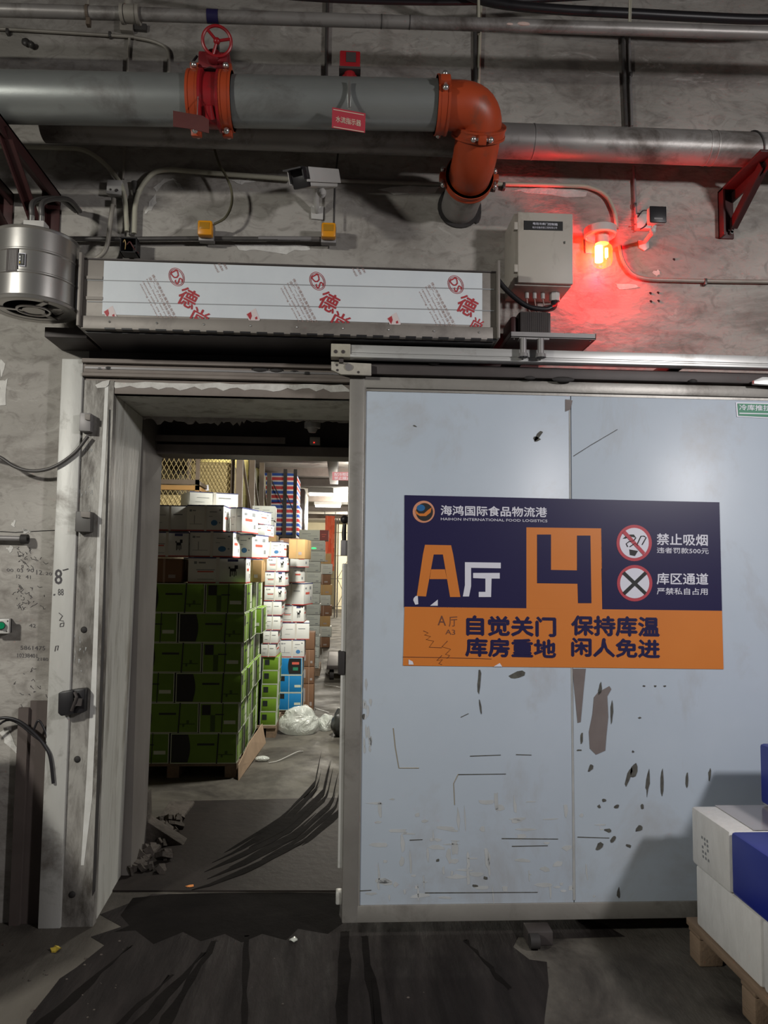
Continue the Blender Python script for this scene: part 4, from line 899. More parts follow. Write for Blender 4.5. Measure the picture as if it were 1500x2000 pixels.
build('lock_mark', MB().pp([(1100, 472), (1104, 471), (1104, 476), (1101, 477)], cby - .004, .001), SCUFF, dr)
for px in (1029, 1044, 1060):
    c_ = W(px, 574, -.13); g_ = build('cable_gland', MB().cyl((c_.x, -.13, cbz0 + .002), (c_.x, -.13, cbz0 - .03), .010, 10), WHITEP, cb, smooth=True)
    build('gland_wire', MB().tube(cr([(c_.x, -.13, cbz0 - .03), (c_.x + .004, -.14, cbz0 - .08), (c_.x + .02 - .02 * (px - 1029) / 15, -.18, cbz0 - .14)]), .003, 6), mat('pale_wire', (.4, .3, .27), rough=.5), g_, smooth=True)
c_ = W(1083, 578, -.13)
g_ = build('large_gland', MB().cyl((c_.x, -.13, cbz0 + .002), (c_.x, -.13, cbz0 - .04), .026, 8), WHITEP, cb)
build('gland_hose', MB().tube(cr([(c_.x, -.13, cbz0 - .04), (c_.x - .01, -.14, cbz0 - .07), (c_.x - .05, -.17, cbz0 - .09), (c_.x - .07, -.2, cbz0 - .105)]), .016, 12), BLACKP, g_, smooth=True)

bc = thing('beacon_light', 'glowing red alarm beacon hanging from a round white cap on the wall', 'beacon', W(1178, 528, -.1))
bq = W(1174, 445, -.10); bx_, by_, bz_ = bq.x, -.088, bq.z
build('cap', MB().lathe([(0, .006), (.07, .006), (.078, 0), (.078, -.034), (.07, -.04), (.066, -.03), (0, -.028)], (bx_, by_, bz_), 40), WHITEP, bc, smooth=True)
build('back_plate', MB().box(bx_ - .05, bx_ + .05, -.012, 0, bz_ - .09, bz_ + .004), WHITEP, bc, bevel=.006)
build('neck', MB().cyl((bx_ + .008, by_, bz_ - .02), (bx_ + .008, by_, bz_ - .075), .033, 28), WHITEP, bc, smooth=True)
zg = bz_ - .075
gls = build('glass_dome', MB().lathe([(.030, 0), (.046, -.016), (.049, -.03), (.049, -.085), (.043, -.104), (.026, -.114), (0, -.116)], (bx_ + .008, by_, zg), 32), REDGLASS, bc, smooth=True)
build('lamp', MB().cyl((bx_ - .008, by_, zg - .012), (bx_ - .008, by_, zg - .09), .019, 16).cyl((bx_ + .026, by_ - .01, zg - .025), (bx_ + .026, by_ - .01, zg - .07), .008, 12), BULB, bc, smooth=True)
lamp('beacon_glow', 'POINT', (bx_ + .004, -.045, zg - .06), 30, (1, .0, .006), radius=.025)
lamp('beacon_glow_near', 'POINT', (bx_ + .008, -.06, zg - .14), 7, (1, .0, .01), radius=.02)

def orange_beacon(label, px, py, first=None):
    c_ = W(px, py, -.075)
    t = thing('amber_beacon', label, 'beacon', (c_.x, -.075, c_.z - .045), 'amber beacons on the dark tube')
    build('housing', MB().box(c_.x - .034, c_.x + .034, -.12, -.075, c_.z - .036, c_.z + .036), AMBER, t, bevel=.009)
    build('lens', MB().box(c_.x - .023, c_.x + .023, -.1225, -.119, c_.z - .008, c_.z + .024), AMBERD, t, bevel=.001)
    build('mount_plate', MB().box(c_.x - .036, c_.x + .036, -.076, -.035, c_.z - .045, c_.z + .038), GREYST, t, bevel=.004)
orange_beacon('left amber beacon clamped to the dark horizontal tube', 403, 452); orange_beacon('right amber beacon at the end of the dark tube, below the camera', 642, 456)

# open black box
ob = thing('junction_box', 'open black wiring box hanging on the dark tube under the cream conduits', 'junction box', W(250, 500, -.07))
a = W(235, 463, -.10); b_ = W(266, 493, -.10)
build('box_shell', MB().box(a.x, b_.x, -.10, -.03, b_.z, b_.z + .004).box(a.x, b_.x, -.10, -.03, a.z - .004, a.z).box(a.x, a.x + .004, -.10, -.03, b_.z, a.z).box(b_.x - .004, b_.x, -.10, -.03, b_.z, a.z).box(a.x, b_.x, -.034, -.03, b_.z, a.z), BLACKP, ob)
build('loose_wire', MB().tube(cr([(a.x + .012, -.09, a.z - .02), (a.x + .02, -.098, a.z - .012), (a.x + .024, -.095, a.z - .03), (a.x + .018, -.08, a.z - .05)]), .002, 6), mat('tan_wire', (.5, .35, .15), rough=.5), ob)
build('loose_wire', MB().tube(cr([(a.x + .03, -.09, a.z - .03), (a.x + .045, -.1, a.z - .022), (a.x + .06, -.09, a.z - .045), (b_.x + .006, -.08, b_.z + .004)]), .003, 6), MARSIGN, ob)
wb_ = thing('junction_box', 'white square junction box on the wall left of the curving cream conduit', 'junction box', W(228, 387, -.02))
build('box_body', MB().pp([(214, 358), (243, 360), (241, 388), (212, 385)], -.001, .04), WHITEP, wb_, bevel=.003)
build('knockout', MB().cyl(W(228, 372, -.0435), W(228, 372, -.03), .008, 12), DARKST, wb_); build('screw', MB().cyl(W(216, 370, -.0435), W(216, 370, -.03), .005, 10), DARKST, wb_)
build('tube_fitting', MB().cyl(W(222, 388, -.025), W(222, 402, -.025), .012, 12), CONDUIT, wb_, smooth=True)
wb_ = thing('junction_box', 'white square junction box on the wall between beacon and right spotlight camera', 'junction box', W(1253, 453, -.02))
build('box_body', MB().pp([(1238, 424), (1267, 424), (1267, 452), (1239, 451)], -.001, .035), WHITEP, wb_, bevel=.003)
for px in (1240.5, 1262): build('screw', MB().cyl(W(px, 438, -.0385), W(px, 438, -.03), .004, 10), DARKST, wb_)
conduit('cable', 'thin black cable looping between the white junction box and the spotlight camera', [(1246, 424), (1255, 412), (1266, 412), (1272, 420), (1262, 440), (1250, 448)], .003, BLACKP, -.045, soft=True, cat='cable')

# white camera
cv = thing('security_camera', 'white bullet security camera with dark visor on a wall arm', 'security camera', W(620, 430, -.02))
pa, pb = W(648, 352, -.22), W(590, 349, -.46)      # rear and front of the body, pointing left towards the hall
dv = (pb - pa).normalized(); up_ = Vector((0, 0, 1)); sd = dv.cross(up_).normalized(); uu = sd.cross(dv)
M4 = Matrix((dv, sd, uu)).transposed().to_4x4(); L4 = (pb - pa).length
mid = (pa + pb) / 2
build('body', MB().obox(mid - uu * .004, (L4, .066, .066), M4), WHITEP, cv, bevel=.016)
build('sunshield', MB().obox(mid + uu * .038 + dv * .02, (L4 + .05, .084, .006), M4).obox(mid + sd * .042 + uu * .010 + dv * .02, (L4 + .04, .005, .06), M4).obox(mid - sd * .042 + uu * .010 + dv * .02, (L4 + .04, .005, .06), M4), WHITEP, cv, bevel=.002)
ft = build('front_face', MB().obox(pb + dv * .012, (.03, .074, .078), M4), BLACKP, cv, bevel=.006)
build('visor', MB().obox(pb + dv * .045 + uu * .036, (.07, .086, .006), M4).obox(pb + dv * .04 - sd * .042 + uu * .015, (.055, .005, .05), M4), BLACKP, cv)
wm = W(619, 415, 0)
build('arm', MB().tube(cr([mid - uu * .04 - dv * .02, mid - uu * .065 - dv * .02, (wm.x, -.14, wm.z + .06), (wm.x, -.04, wm.z + .005), (wm.x, -.004, wm.z)]), .013, 12).sphere(mid - uu * .055 - dv * .02, .021, 12, 8), WHITEP, cv, smooth=True)
build('wall_plate', MB().pp([(607, 404), (632, 405), (631, 431), (608, 429)], -.001, .012), WHITEP, cv, bevel=.002)
# spotlight camera
sp_ = thing('spotlight_camera', 'square black-faced spotlight camera on a short arm right of the red beacon', 'security camera', W(1260, 488, 0))
hc = W(1285, 419, -.30)
build('head', MB().box(hc.x - .041, hc.x + .041, -.30, -.262, hc.z - .041, hc.z + .041), WHITEP, sp_, bevel=.012)
fc = build('front_glass', MB().box(hc.x - .039, hc.x + .039, -.305, -.297, hc.z - .038, hc.z + .038), BLACKP, sp_, bevel=.003)
build('sensor_bar', MB().box(hc.x - .02, hc.x + .02, -.3062, -.304, hc.z - .026, hc.z - .018), GREYST, fc)
build('top_knob', MB().cyl((hc.x + .01, -.27, hc.z + .038), (hc.x + .01, -.27, hc.z + .05), .006, 8), DARKST, sp_)
wm = W(1259, 477, 0)
build('arm', MB().tube([(hc.x - .005, -.27, hc.z - .038), (hc.x - .008, -.26, hc.z - .065), (wm.x, -.01, wm.z + .01)], .0105, 12).sphere((hc.x - .008, -.26, hc.z - .058), .015, 12, 8), WHITEP, sp_, smooth=True)
build('wall_plate', MB().pp([(1246, 470), (1266, 471), (1267, 485), (1258, 491), (1247, 484)], -.001, .008), WHITEP, sp_, bevel=.002)

# push button on the left wall
pb_ = thing('push_button', 'white box with a green push button on the wall at the left edge', 'push button', W(10, 1237, -.03))
q = [(-14, 1208), (22, 1208), (21, 1237), (-14, 1237)]
build('box_base', MB().pp([(-12, 1207), (24, 1208), (23, 1236), (-12, 1236)], -.001, .045), BLACKP, pb_, bevel=.003)
build('cover', MB().pp(q, -.046, .02), WHITEP, pb_, bevel=.004)
build('button', MB().cyl(W(2, 1222, -.066), W(2, 1222, -.088), .015, 20), GREENB, pb_, smooth=True)
build('button_ring', MB().ring(W(2, 1222, -.068), (0, 1, 0), .019, .014, .012, 20), DARKST, pb_, smooth=True)
for sx, sy in ((15, 1213), (13, 1233)): build('screw', MB().cyl(W(sx, sy, -.0672), W(sx, sy, -.06), .0035, 8), DARKST, pb_)

# sensors and latch on the frame
for lab, x0, y0, x1, y1 in (('upper grey magnetic sensor on the dirty door frame, wired to the black cable', 161, 810, 184, 846), ('lower dark grey sensor box on the dirty door frame', 153, 1000, 184, 1040)):
    s_ = thing('door_sensor', lab, 'sensor', W((x0 + x1) / 2, y1, -.06), 'sensors on the door frame')
    build('sensor_body', MB().pp([(x0 + 2, y0), (x1, y0 + 1), (x1 - 1, y1), (x0, y1 - 1)], -.0505, .05), GREYST if y0 < 900 else mat('dark_grey_plastic', (.1, .095, .09), rough=.5), s_, bevel=.003)
    build('sensor_cap', MB().pp([(x0 + 6, y0 - 1), (x1 - 6, y0), (x1 - 7, y0 + 12), (x0 + 6, y0 + 10)], -.1005, .012), mat('taupe_cap', (.23, .21, .19), rough=.6), s_, bevel=.002)
hl_ = thing('door_latch', 'black hooked latch housing on the frame low beside the doorway', 'latch', W(148, 1392, -.08))
build('latch_body', MB().pp([(123, 1349), (152, 1344), (153, 1390), (128, 1394), (122, 1388)], -.051, .06).pp([(150, 1344), (173, 1342), (171, 1388), (150, 1390)], -.051, .05), BLACKP, hl_, bevel=.005)
build('latch_hook', MB().tube([W(146, 1352, -.115), W(150, 1362, -.125), W(146, 1372, -.125), W(140, 1388, -.115)], .007, 8).pp([(146, 1362), (162, 1364), (160, 1378), (148, 1378)], -.112, .012), DARKST, hl_, smooth=True)

# ================================================================== RIGHT PALLET WITH FOAM BOXES
px0 = 1.47
pt = thing('wooden_pallet', 'weathered wooden pallet under the foam boxes at the right edge', 'pallet', (1.95, -.95, 0))
ds = MB()
build('side_board', MB().obox((px0 + .055, -.99, .143), (.11, 1.20, .028)), WOOD, pt, bevel=.004)
for k in range(4): build('top_board', MB().obox((px0 + .32 + k * .2, -.99, .143), (.13, 1.20, .026)), WOOD, pt, bevel=.004)
for j, yy in enumerate((-.44, -.86, -1.50)):
    build('stringer', MB().obox((px0 + .48, yy, .117), (.94, .1, .022)), WOOD, pt, bevel=.004)
    for k in range(3): build('foot', MB().obox((px0 + .06 + k * .40, yy, .053), (.10, .095, .106)), WOOD, pt, bevel=.008)
def foam(label, x0, x1, y0, y1, z0, z1, m=FOAM, seam=True):
    t = thing('foam_box', label, 'foam box', ((x0 + x1) / 2, (y0 + y1) / 2, z0))
    if m is FOAM:
        build('box_body', MB().box(x0, x1, y0, y1, z0, z0 + (z1 - z0) * .99), FOAM, t, bevel=.012)
    else:
        build('box_body', MB().box(x0 + .003, x1 - .003, y0 + .003, y1 - .003, z0, z1 - .003), FOAM, t, bevel=.012)
        build('blue_wrap', MB().box(x0, x1, y0, y1, z0 + .004, z1), BLUET, t, bevel=.013)
    return t
zp = .158
foam('plain white foam box on the bottom layer of the right pallet, nearest the door', px0 + .012, px0 + .60, -.95, -.46, zp, .40)
foam('white foam box on the bottom layer of the right pallet, cut by the frame edge', px0 + .014, px0 + .60, -1.46, -.957, zp, .40)
foam('white foam box at the back of the bottom layer, hidden behind its neighbours', px0 + .61, px0 + 1.0, -1.2, -.46, zp, .40)
t = foam('white foam box with tape on top and printed marks, upper layer of the right pallet', px0, px0 + .58, -.765, -.455, .403, .632)
build('tape', MB().prism([(px0 + .10, -.458, .6318), (px0 + .10, -.762, .6318), (px0 + .26, -.762, .6318), (px0 + .34, -.458, .6318)], (0, 0, .001)), mat('shiny_tape', (.36, .34, .34), rough=.15, spec=.8), t)
pm = MB()
for r_ in range(5):
    for c__ in range(3): 
        if (r_ + c__) % 4 != 3: pm.box(px0 - .0008, px0, -.60 + c__ * .022 - r_ * .002, -.588 + c__ * .022 - r_ * .002, .53 - r_ * .018, .54 - r_ * .018)
o = build('stamped_marks', pm, PRINTG, t); o['kind'] = 'stuff'
foam('blue wrapped foam box on the upper layer, in front of the taped white one', px0 + .002, px0 + .58, -1.28, -.775, .403, .634, BLUET)
foam('white foam box filling the upper layer at the right, mostly outside the frame', px0 + .60, px0 + 1.0, -1.2, -.46, .403, .632)
foam('royal blue foam box on top at the right edge, highest of the stack', 1.77, 2.3, -1.08, -.45, .637, .885, BLUET)

# ================================================================== CARTONS
_cm = {}
def quad_front(x0, x1, z0, z1, d, off=.0012): return [(x0, -d / 2 - off, z0), (x1, -d / 2 - off, z0), (x1, -d / 2 - off, z1), (x0, -d / 2 - off, z1)]
def quad_right(y0, y1, z0, z1, w, off=.0012): return [(w / 2 + off, y0, z0), (w / 2 + off, y1, z0), (w / 2 + off, y1, z1), (w / 2 + off, y0, z1)]
class Spec:
    """flat prints on the front (-y) and right (+x) faces of a carton, coordinates as fractions of the face"""
    def __init__(s, w, d, h): s.w, s.d, s.h = w, d, h; s.parts = []
    def fr(s, mb, x0, x1, z0, z1, off=.0012, poly=None):
        mb.prism(quad_front((x0 - .5) * s.w, (x1 - .5) * s.w, z0 * s.h, z1 * s.h, s.d, off), (0, .0008, 0)); return mb
    def rt(s, mb, y0, y1, z0, z1, off=.0012):
        mb.prism(quad_right((y0 - .5) * s.d, (y1 - .5) * s.d, z0 * s.h, z1 * s.h, s.w, off), (-.0008, 0, 0)); return mb
    def both(s, mb, x0, x1, z0, z1, off=.0012): s.fr(mb, x0, x1, z0, z1, off); s.rt(mb, x0, x1, z0, z1, off); return mb
    def add(s, name, mb, m): s.parts.append((name, mb, m))

def outline(S_, m, fr=True, rt=True, t=.006):
    e = MB(); a, b, c = t / S_.w, t / S_.d, t / S_.h
    if fr:
        for q in ((0, 1, 1 - c, 1), (0, 1, 0, c), (0, a, c, 1 - c), (1 - a, 1, c, 1 - c)): S_.fr(e, *q)
    if rt:
        for q in ((0, 1, 1 - c, 1), (0, 1, 0, c), (0, b, c, 1 - c), (1 - b, 1, c, 1 - c)): S_.rt(e, *q)
    S_.add('edge_line', e, m)

def spec(kind, w, d, h):
    S_ = Spec(w, d, h); body = CWHITE
    if kind in ('green_long', 'green_end'):
        body = CGREEN; outline(S_, LINEW)
        lf = kind == 'green_long'
        p = MB()
        n = 9; pts = [(-.5, .05), ] 
        def bulge(face):
            out = [(-.485 if True else 0, .04)]
            for k in range(n): 
                t = k / (n - 1); out.append((-.24 + .035 * sin(pi * t), .04 + .92 * t))
            out.append((-.485, .96)); 
            if face == 'f': return [(x * w, -d / 2 - .0014, z * h) for x, z in out]
            return [(w / 2 + .0014, x * d, z * h) for x, z in out]
        if lf: p.prism(bulge('f'), (0, .0008, 0)); S_.rt(p, .06, .26, .58, .92, .0014)
        else: S_.fr(p, .06, .28, .60, .94, .0014); p.prism(bulge('r'), (-.0008, 0, 0))
        S_.add('black_panel', p, BLACKV)
        p = MB()
        if lf: S_.fr(p, .40, .66, .60, .67); S_.rt(p, .4, .8, .6, .64)
        else: S_.fr(p, .40, .62, .60, .64); S_.rt(p, .40, .66, .60, .67)
        S_.add('dark_bar', p, STRAP)
        p = MB()
        if lf: S_.fr(p, .70, .95, .28, .31); S_.fr(p, .76, .79, .2, .3); S_.fr(p, .82, .86, .3, .42)
        else: S_.rt(p, .70, .95, .28, .31); S_.fr(p, .28, .40, .05, .60, .0011)
        S_.add('dim_print', p, mat('dim_green_print', (.05, .09, .015), rough=.6) if 'dg' not in _cm else _cm['dg'])
        p = MB()
        if lf: S_.rt(p, .3, .62, .05, .95, .0011)
        else: S_.fr(p, .62, .92, .3, .42); S_.rt(p, .74, .96, .06, .94, .0011)
        S_.add('pale_label', p, CGREENL if lf else LINEW)
        p = MB()
        xs = .69 if lf else .56
        p.prism([((xs - .5) * w, -d / 2 - .0025, 0), ((xs - .48) * w, -d / 2 - .0025, 0), ((xs - .46) * w, -d / 2 - .0025, h), ((xs - .48) * w, -d / 2 - .0025, h)], (0, .0012, 0)); S_.rt(p, .46, .49, 0, 1, .0025)
        S_.add('strap', p, STRAP)
    elif kind in ('white', 'white_dog', 'white_blank'):
        body = CWHITE
        p = MB(); S_.both(p, 0, 1, 0, .045); S_.add('red_line', p, LINER)
        p = MB(); S_.both(p, 0, 1, .955, 1); S_.add('navy_line', p, LINEN)
        p = MB(); S_.fr(p, .48, .54, 0, 1, .0016); S_.add('clear_tape', p, TAPE)
        p = MB()
        if kind == 'white':
            S_.fr(p, .07, .13, .74, .82); S_.fr(p, .15, .24, .76, .80); S_.fr(p, .08, .42, .26, .275); S_.fr(p, .20, .215, .28, .6); S_.fr(p, .62, .82, .72, .75); S_.fr(p, .6, .7, .55, .57); S_.fr(p, .88, .93, .78, .84); S_.fr(p, .88, .92, .3, .35)
        elif kind == 'white_dog':
            S_.fr(p, .10, .15, .74, .84); S_.fr(p, .18, .30, .76, .82); S_.fr(p, .14, .46, .5, .53); S_.fr(p, .16, .45, .14, .16)
        else: S_.fr(p, .15, .40, .6, .62); S_.fr(p, .6, .85, .62, .66); S_.fr(p, .12, .3, .3, .32)
        S_.rt(p, .62, .8, .7, .84); S_.rt(p, .15, .3, .72, .8); S_.rt(p, .72, .82, .2, .36); S_.add('grey_print', p, PRINTG)
        if kind == 'white':
            e = MB(); e.prism([((.75 - .5 + .09 * cos(2 * pi * k / 16)) * w, -d / 2 - .0013, (.32 + .11 * sin(2 * pi * k / 16)) * h) for k in range(16)], (0, .0008, 0)); S_.add('blue_oval', e, PRINTB)
        if kind == 'white_dog':
            e = MB(); S_.fr(e, .68, .86, .84, .94); S_.add('navy_label', e, LINEN)
            e = MB(); S_.fr(e, .72, .83, .46, .58); S_.fr(e, .80, .86, .56, .70); S_.fr(e, .72, .74, .26, .47); S_.fr(e, .755, .77, .3, .47); S_.fr(e, .79, .805, .26, .47); S_.fr(e, .82, .835, .3, .47); S_.fr(e, .70, .725, .56, .64); S_.add('black_figure', e, BLACKV)
        p = MB(); S_.rt(p, .2, .62, .48, .58); S_.fr(p, .16, .44, .42, .47) if kind == 'white_dog' else None; S_.add('red_print', p, PRINTR)
    elif kind == 'grey':
        body = CGREY
        p = MB(); S_.fr(p, .1, .3, .78, .84); S_.fr(p, .45, .9, .55, .58); S_.fr(p, .45, .75, .7, .73); S_.fr(p, .12, .32, .4, .43); S_.fr(p, .8, .92, .12, .2); S_.rt(p, .2, .6, .5, .55); S_.add('grey_print', p, PRINTG)
        p = MB(); S_.fr(p, .36, .40, 0, 1, .0016); S_.add('clear_tape', p, TAPE)
        p = MB(); S_.both(p, 0, 1, 0, .03); S_.add('dark_line', p, DARKC)
    elif kind == 'grey_maroon':
        body = CGREY
        p = MB(); S_.fr(p, .7, 1, 0, 1); S_.add('maroon_panel', p, CMAROON)
        p = MB(); S_.fr(p, .1, .4, .6, .64); S_.fr(p, .3, .62, .4, .43); S_.fr(p, .5, .66, .1, .2); S_.add('grey_print', p, PRINTG)
        p = MB(); S_.fr(p, .76, .92, .55, .6, .002); S_.fr(p, .78, .88, .35, .4, .002); S_.add('orange_print', p, PRINTR)
    elif kind in ('kraft', 'brown'):
        body = KRAFT if kind == 'kraft' else KRAFTD
        p = MB(); S_.fr(p, .47, .53, 0, 1, .0014); S_.rt(p, .46, .54, .55, 1, .0014); S_.add('packing_tape', p, mat('tan_tape', (.36, .26, .13), rough=.35) if kind == 'kraft' else mat('brown_tape', (.3, .2, .14), rough=.35))
        p = MB(); S_.fr(p, .04, .2, .35, .85) if kind == 'brown' else S_.fr(p, .6, .8, .2, .35); S_.fr(p, .62, .82, .2, .34) if kind == 'brown' else None; S_.add('label_print', p, mat('dim_label', (.3, .26, .24), rough=.6))
    elif kind == 'green_small':
        body = CGREEN; outline(S_, LINEW, t=.004)
        p = MB(); S_.fr(p, .12, .42, .4, .8); S_.add('dark_square', p, STRAP)
        p = MB(); S_.rt(p, .02, .5, .04, .96, .0011); S_.add('pale_label', p, LINEW)
    elif kind in ('blue_panel', 'blue_label'):
        body = CBLUE; outline(S_, LINEW, t=.006)
        if kind == 'blue_panel':
            p = MB(); p.prism([((x) * w, -d / 2 - .0014, z * h) for x, z in [(.44, .06)] + [(-.06 - .05 * sin(pi * k / 8), .06 + .88 * k / 8) for k in range(9)] + [(.44, .94)]], (0, .0008, 0)); S_.add('black_panel', p, BLACKV)
            p = MB(); S_.fr(p, .56, .86, .60, .74, .0022); S_.add('orange_print', p, PRINTR); p = MB(); S_.fr(p, .6, .82, .26, .44, .0022); S_.add('green_print', p, GREENS)
        else:
            p = MB(); S_.fr(p, .04, .26, .66, .94); S_.add('black_panel', p, BLACKV); p = MB(); S_.fr(p, .68, .95, .3, .44); S_.fr(p, .44, .455, 0, 1); S_.add('white_label', p, LINEW)
    S_.body = body
    return S_

def carton_proto(kind, w, d, h):
    key = (kind, w, d, h)
    if key not in _cm:
        S_ = spec(*key)
        bev = .012 if kind == 'brown' else .005
        body = MB().box(-w / 2, w / 2, -d / 2, d / 2, 0, h)
        me = mesh_of('carton', body, S_.body, False, bev, Vector((0, 0, 0)))
        parts = [(n, mesh_of(n, sub, m, False, 0, Vector((0, 0, 0)))) for n, mb, m in S_.parts if mb.v for sub in mb.split(n in ('black_panel', 'dark_bar', 'packing_tape', 'strap', 'label_print', 'pale_label', 'orange_print', 'red_print'))]
        _cm[key] = (me, parts)
    return _cm[key]
_cm['dg'] = mat('dim_green_print', (.05, .09, .015), rough=.6)

def carton(kind, x, y, z, w, d, h, yaw, label, group=None, plain=False):
    """x,y = centre of the base"""
    me, parts = carton_proto(kind, round(w, 3), round(d, 3), round(h, 3))
    o = bpy.data.objects.new('carton', me); C.objects.link(o); o.location = (x, y, z); o.rotation_euler = (0, 0, radians(yaw))
    tag(o, label, 'carton', group)
    if not plain:
        for n, pm_ in parts:
            q = bpy.data.objects.new(n, pm_); C.objects.link(q); q.parent = o
    return o

def pallet(label, x0, x1, y0, y1, board=.022):
    t = thing('wooden_pallet', label, 'pallet', ((x0 + x1) / 2, (y0 + y1) / 2, 0))
    n = 6; wd = (x1 - x0)
    for k in range(n): build('top_board', MB().box(x0, x1, y0 + (y1 - y0 - .1) * k / (n - 1), y0 + (y1 - y0 - .1) * k / (n - 1) + .1, .088, .11), WOOD, t)
    for k in range(3): xx = x0 + (wd - .09) * k / 2; build('stringer', MB().box(xx, xx + .09, y0 + .01, y1 - .01, 0, .088), WOOD, t)
    return t

# ---- near green stack (front at y = 2.35)
ROWN = ['bottom', 'second', 'third', 'fourth', 'fifth', 'top']
pallet('low wooden pallet under the near stack of green cartons', -1.72, -.765, 2.37, 3.63)
zb0, hh, yF = .112, .2265, 2.35
g1 = 'green cartons in the near stack'
for r in range(6):
    z = zb0 + r * hh; xr_ = -.757 + .006 * r; h = hh - .003
    rn = ROWN[r]
    if r % 2 == 1:      # end box at the right (rows 1,3,5 from the top are odd here)
        xr2 = xr_ + random.uniform(-.006, .006)
        carton('green_end', xr2 - .15, yF + .25, z, .296, .496, h, 0, f'green carton end-on at the right corner, {rn} row of the near green stack', g1)
        carton('green_long', xr2 - .305 - .25, yF + .15 + random.uniform(0, .012), z, .496, .296, h, 0, f'green carton broadside left of the corner one, {rn} row of near green stack', g1)
        carton('green_long', xr2 - .25, yF + .50 + .16, z, .496, .296, h, random.uniform(-1, 1), f'green carton end facing the aisle, second from front, {rn} row of near stack', g1)
        carton('green_end', xr2 - .15 + .004, yF + .82 + .25, z, .296, .46, h, 0, f'green carton third from the front on the aisle side, {rn} row of near stack', g1)
    else:
        xr2 = xr_ + random.uniform(-.006, .008)
        carton('green_long', xr2 - .25, yF + .15, z, .496, .296, h, 0, f'green carton broadside with black panel at the corner, {rn} row of near green stack', g1)
        carton('green_end', xr2 - .50 - .16, yF + .25 + random.uniform(0, .01), z, .296, .496, h, 0, f'green carton end-on at the left by the jamb, {rn} row of the near green stack', g1)
        carton('green_end', xr2 - .15 + .008, yF + .30 + .26, z, .296, .496, h, random.uniform(-1.5, 1.5), f'green carton long side on the aisle, second from front, {rn} row of near stack', g1)
        carton('green_end', xr2 - .15 + (.05 if r == 4 else .012), yF + .82 + .25, z, .296, .46, h, 0, f'green carton farthest back on the aisle side, {rn} row of near stack', g1)
# ---- white cartons on top of the near stack
z7 = zb0 + 6 * hh; g2 = 'white cartons on the near stack'
carton('brown', -1.36, 2.52, z7, .27, .3, .185, 2, 'dark brown carton at the left, resting on the top green row by the jamb')
carton('white_dog', -.955, 2.545, z7, .445, .30, .20, 0, 'broad white carton with black figure, resting directly on the green cartons', g2)
carton('kraft', -.735, 2.98, z7 + .002, .16, .30, .185, 0, 'tan carton with plain side tucked behind the broad white carton on the green stack')
carton('white', -1.08, 2.90, z7, .40, .35, .20, 0, 'white carton mostly hidden behind the broad one on the top green row', g2)
z8 = z7 + .202
carton('white_dog', -1.36, 2.53, z8, .33, .30, .19, 6, 'shaded white carton at the left of the second white layer, turned slightly', g2)
carton('white', -1.0, 2.56, z8, .34, .30, .20, -3, 'white carton with a blue oval in the middle of the second white layer', g2)
carton('white', -.815, 2.99, z8, .28, .34, .20, -18, 'white carton turned to the aisle at the right end of the second white layer', g2)
z9 = z8 + .202
carton('white_blank', -1.36, 2.58, z9, .28, .32, .20, 8, 'shaded white carton at the left of the third white layer by the jamb', g2)
carton('white', -1.055, 2.56, z9, .285, .30, .205, -2, 'white carton with a blue oval in the middle of the third white layer', g2)
carton('white_blank', -.79, 2.70, z9, .10, .34, .20, -16, 'narrow white carton with red print at the right of the third white layer', g2)
carton('white_blank', -1.10, 2.80, z9 + .207, .40, .32, .12, 24, 'white carton lying askew on the very top of the near stack', g2)
z_ = z8 + .20
carton('white_blank', -.77, 3.36, z8 + .0 + .202, .26, .3, .105, -10, 'small white carton behind the third layer, lower of two', g2)
carton('white_blank', -.80, 3.36, z8 + .309, .24, .3, .115, -16, 'small white carton behind the third layer, upper of two with lifted flaps', g2)
carton('white', -.93, 3.42, z8, .36, .3, .2, 0, 'white carton behind the second white layer carrying two small ones', g2)
carton('white', -.90, 3.42, z7, .36, .3, .2, 0, 'white carton behind the kraft one on the top green row', g2)

# ---- second stack (front about y = 3.75)
pallet('wooden pallet under the small green cartons beyond the near stack', -1.15, -.585, 3.75, 4.45)
g3 = 'cartons in the second stack'
zz = .112
for r in range(5): carton('green_small', -.66 + .004 * r, 3.95, zz + r * .128, .15, .36, .126, 0, f'small bright green carton, {ROWN[r] if r < 4 else "topmost"} of five in the second stack', g3)
zz += 5 * .128
wnames = ['lowest', 'second', 'third', 'fourth', 'fifth', 'sixth', 'seventh']
for r in range(7):
    h = (.125, .125, .14, .138, .14, .14, .14)[r]; wd = (.14, .14, .15, .17, .19, .19, .19)[r]
    carton('white_blank' if r < 4 else 'white_dog', -.665 + .0095 * r + random.uniform(-.006, .006), 3.97, zz, wd, .42, h - .002, random.uniform(-3, 2), f'white carton in the second stack, {wnames[r]} above the small green ones', g3); zz += h
carton('white', -.655, 3.98, zz, .24, .38, .145, -6, 'long white carton crowning the second stack beside a tan one', g3)
carton('kraft', -.405, 4.10, zz - .015, .16, .34, .19, -8, 'tan carton with softened edges on top beside the second stack')
for r in range(5): carton('green_small', -.93, 3.95, .112 + r * .2, .34, .36, .198, 0, f'green carton hidden inside the second stack, {ROWN[r]} layer', g3, True)
for r in range(5): carton('white_blank', -.95, 3.95, 1.112 + r * .19, .34, .36, .188, 0, f'white carton deep inside the second stack, {ROWN[r]} white layer', g3, True)

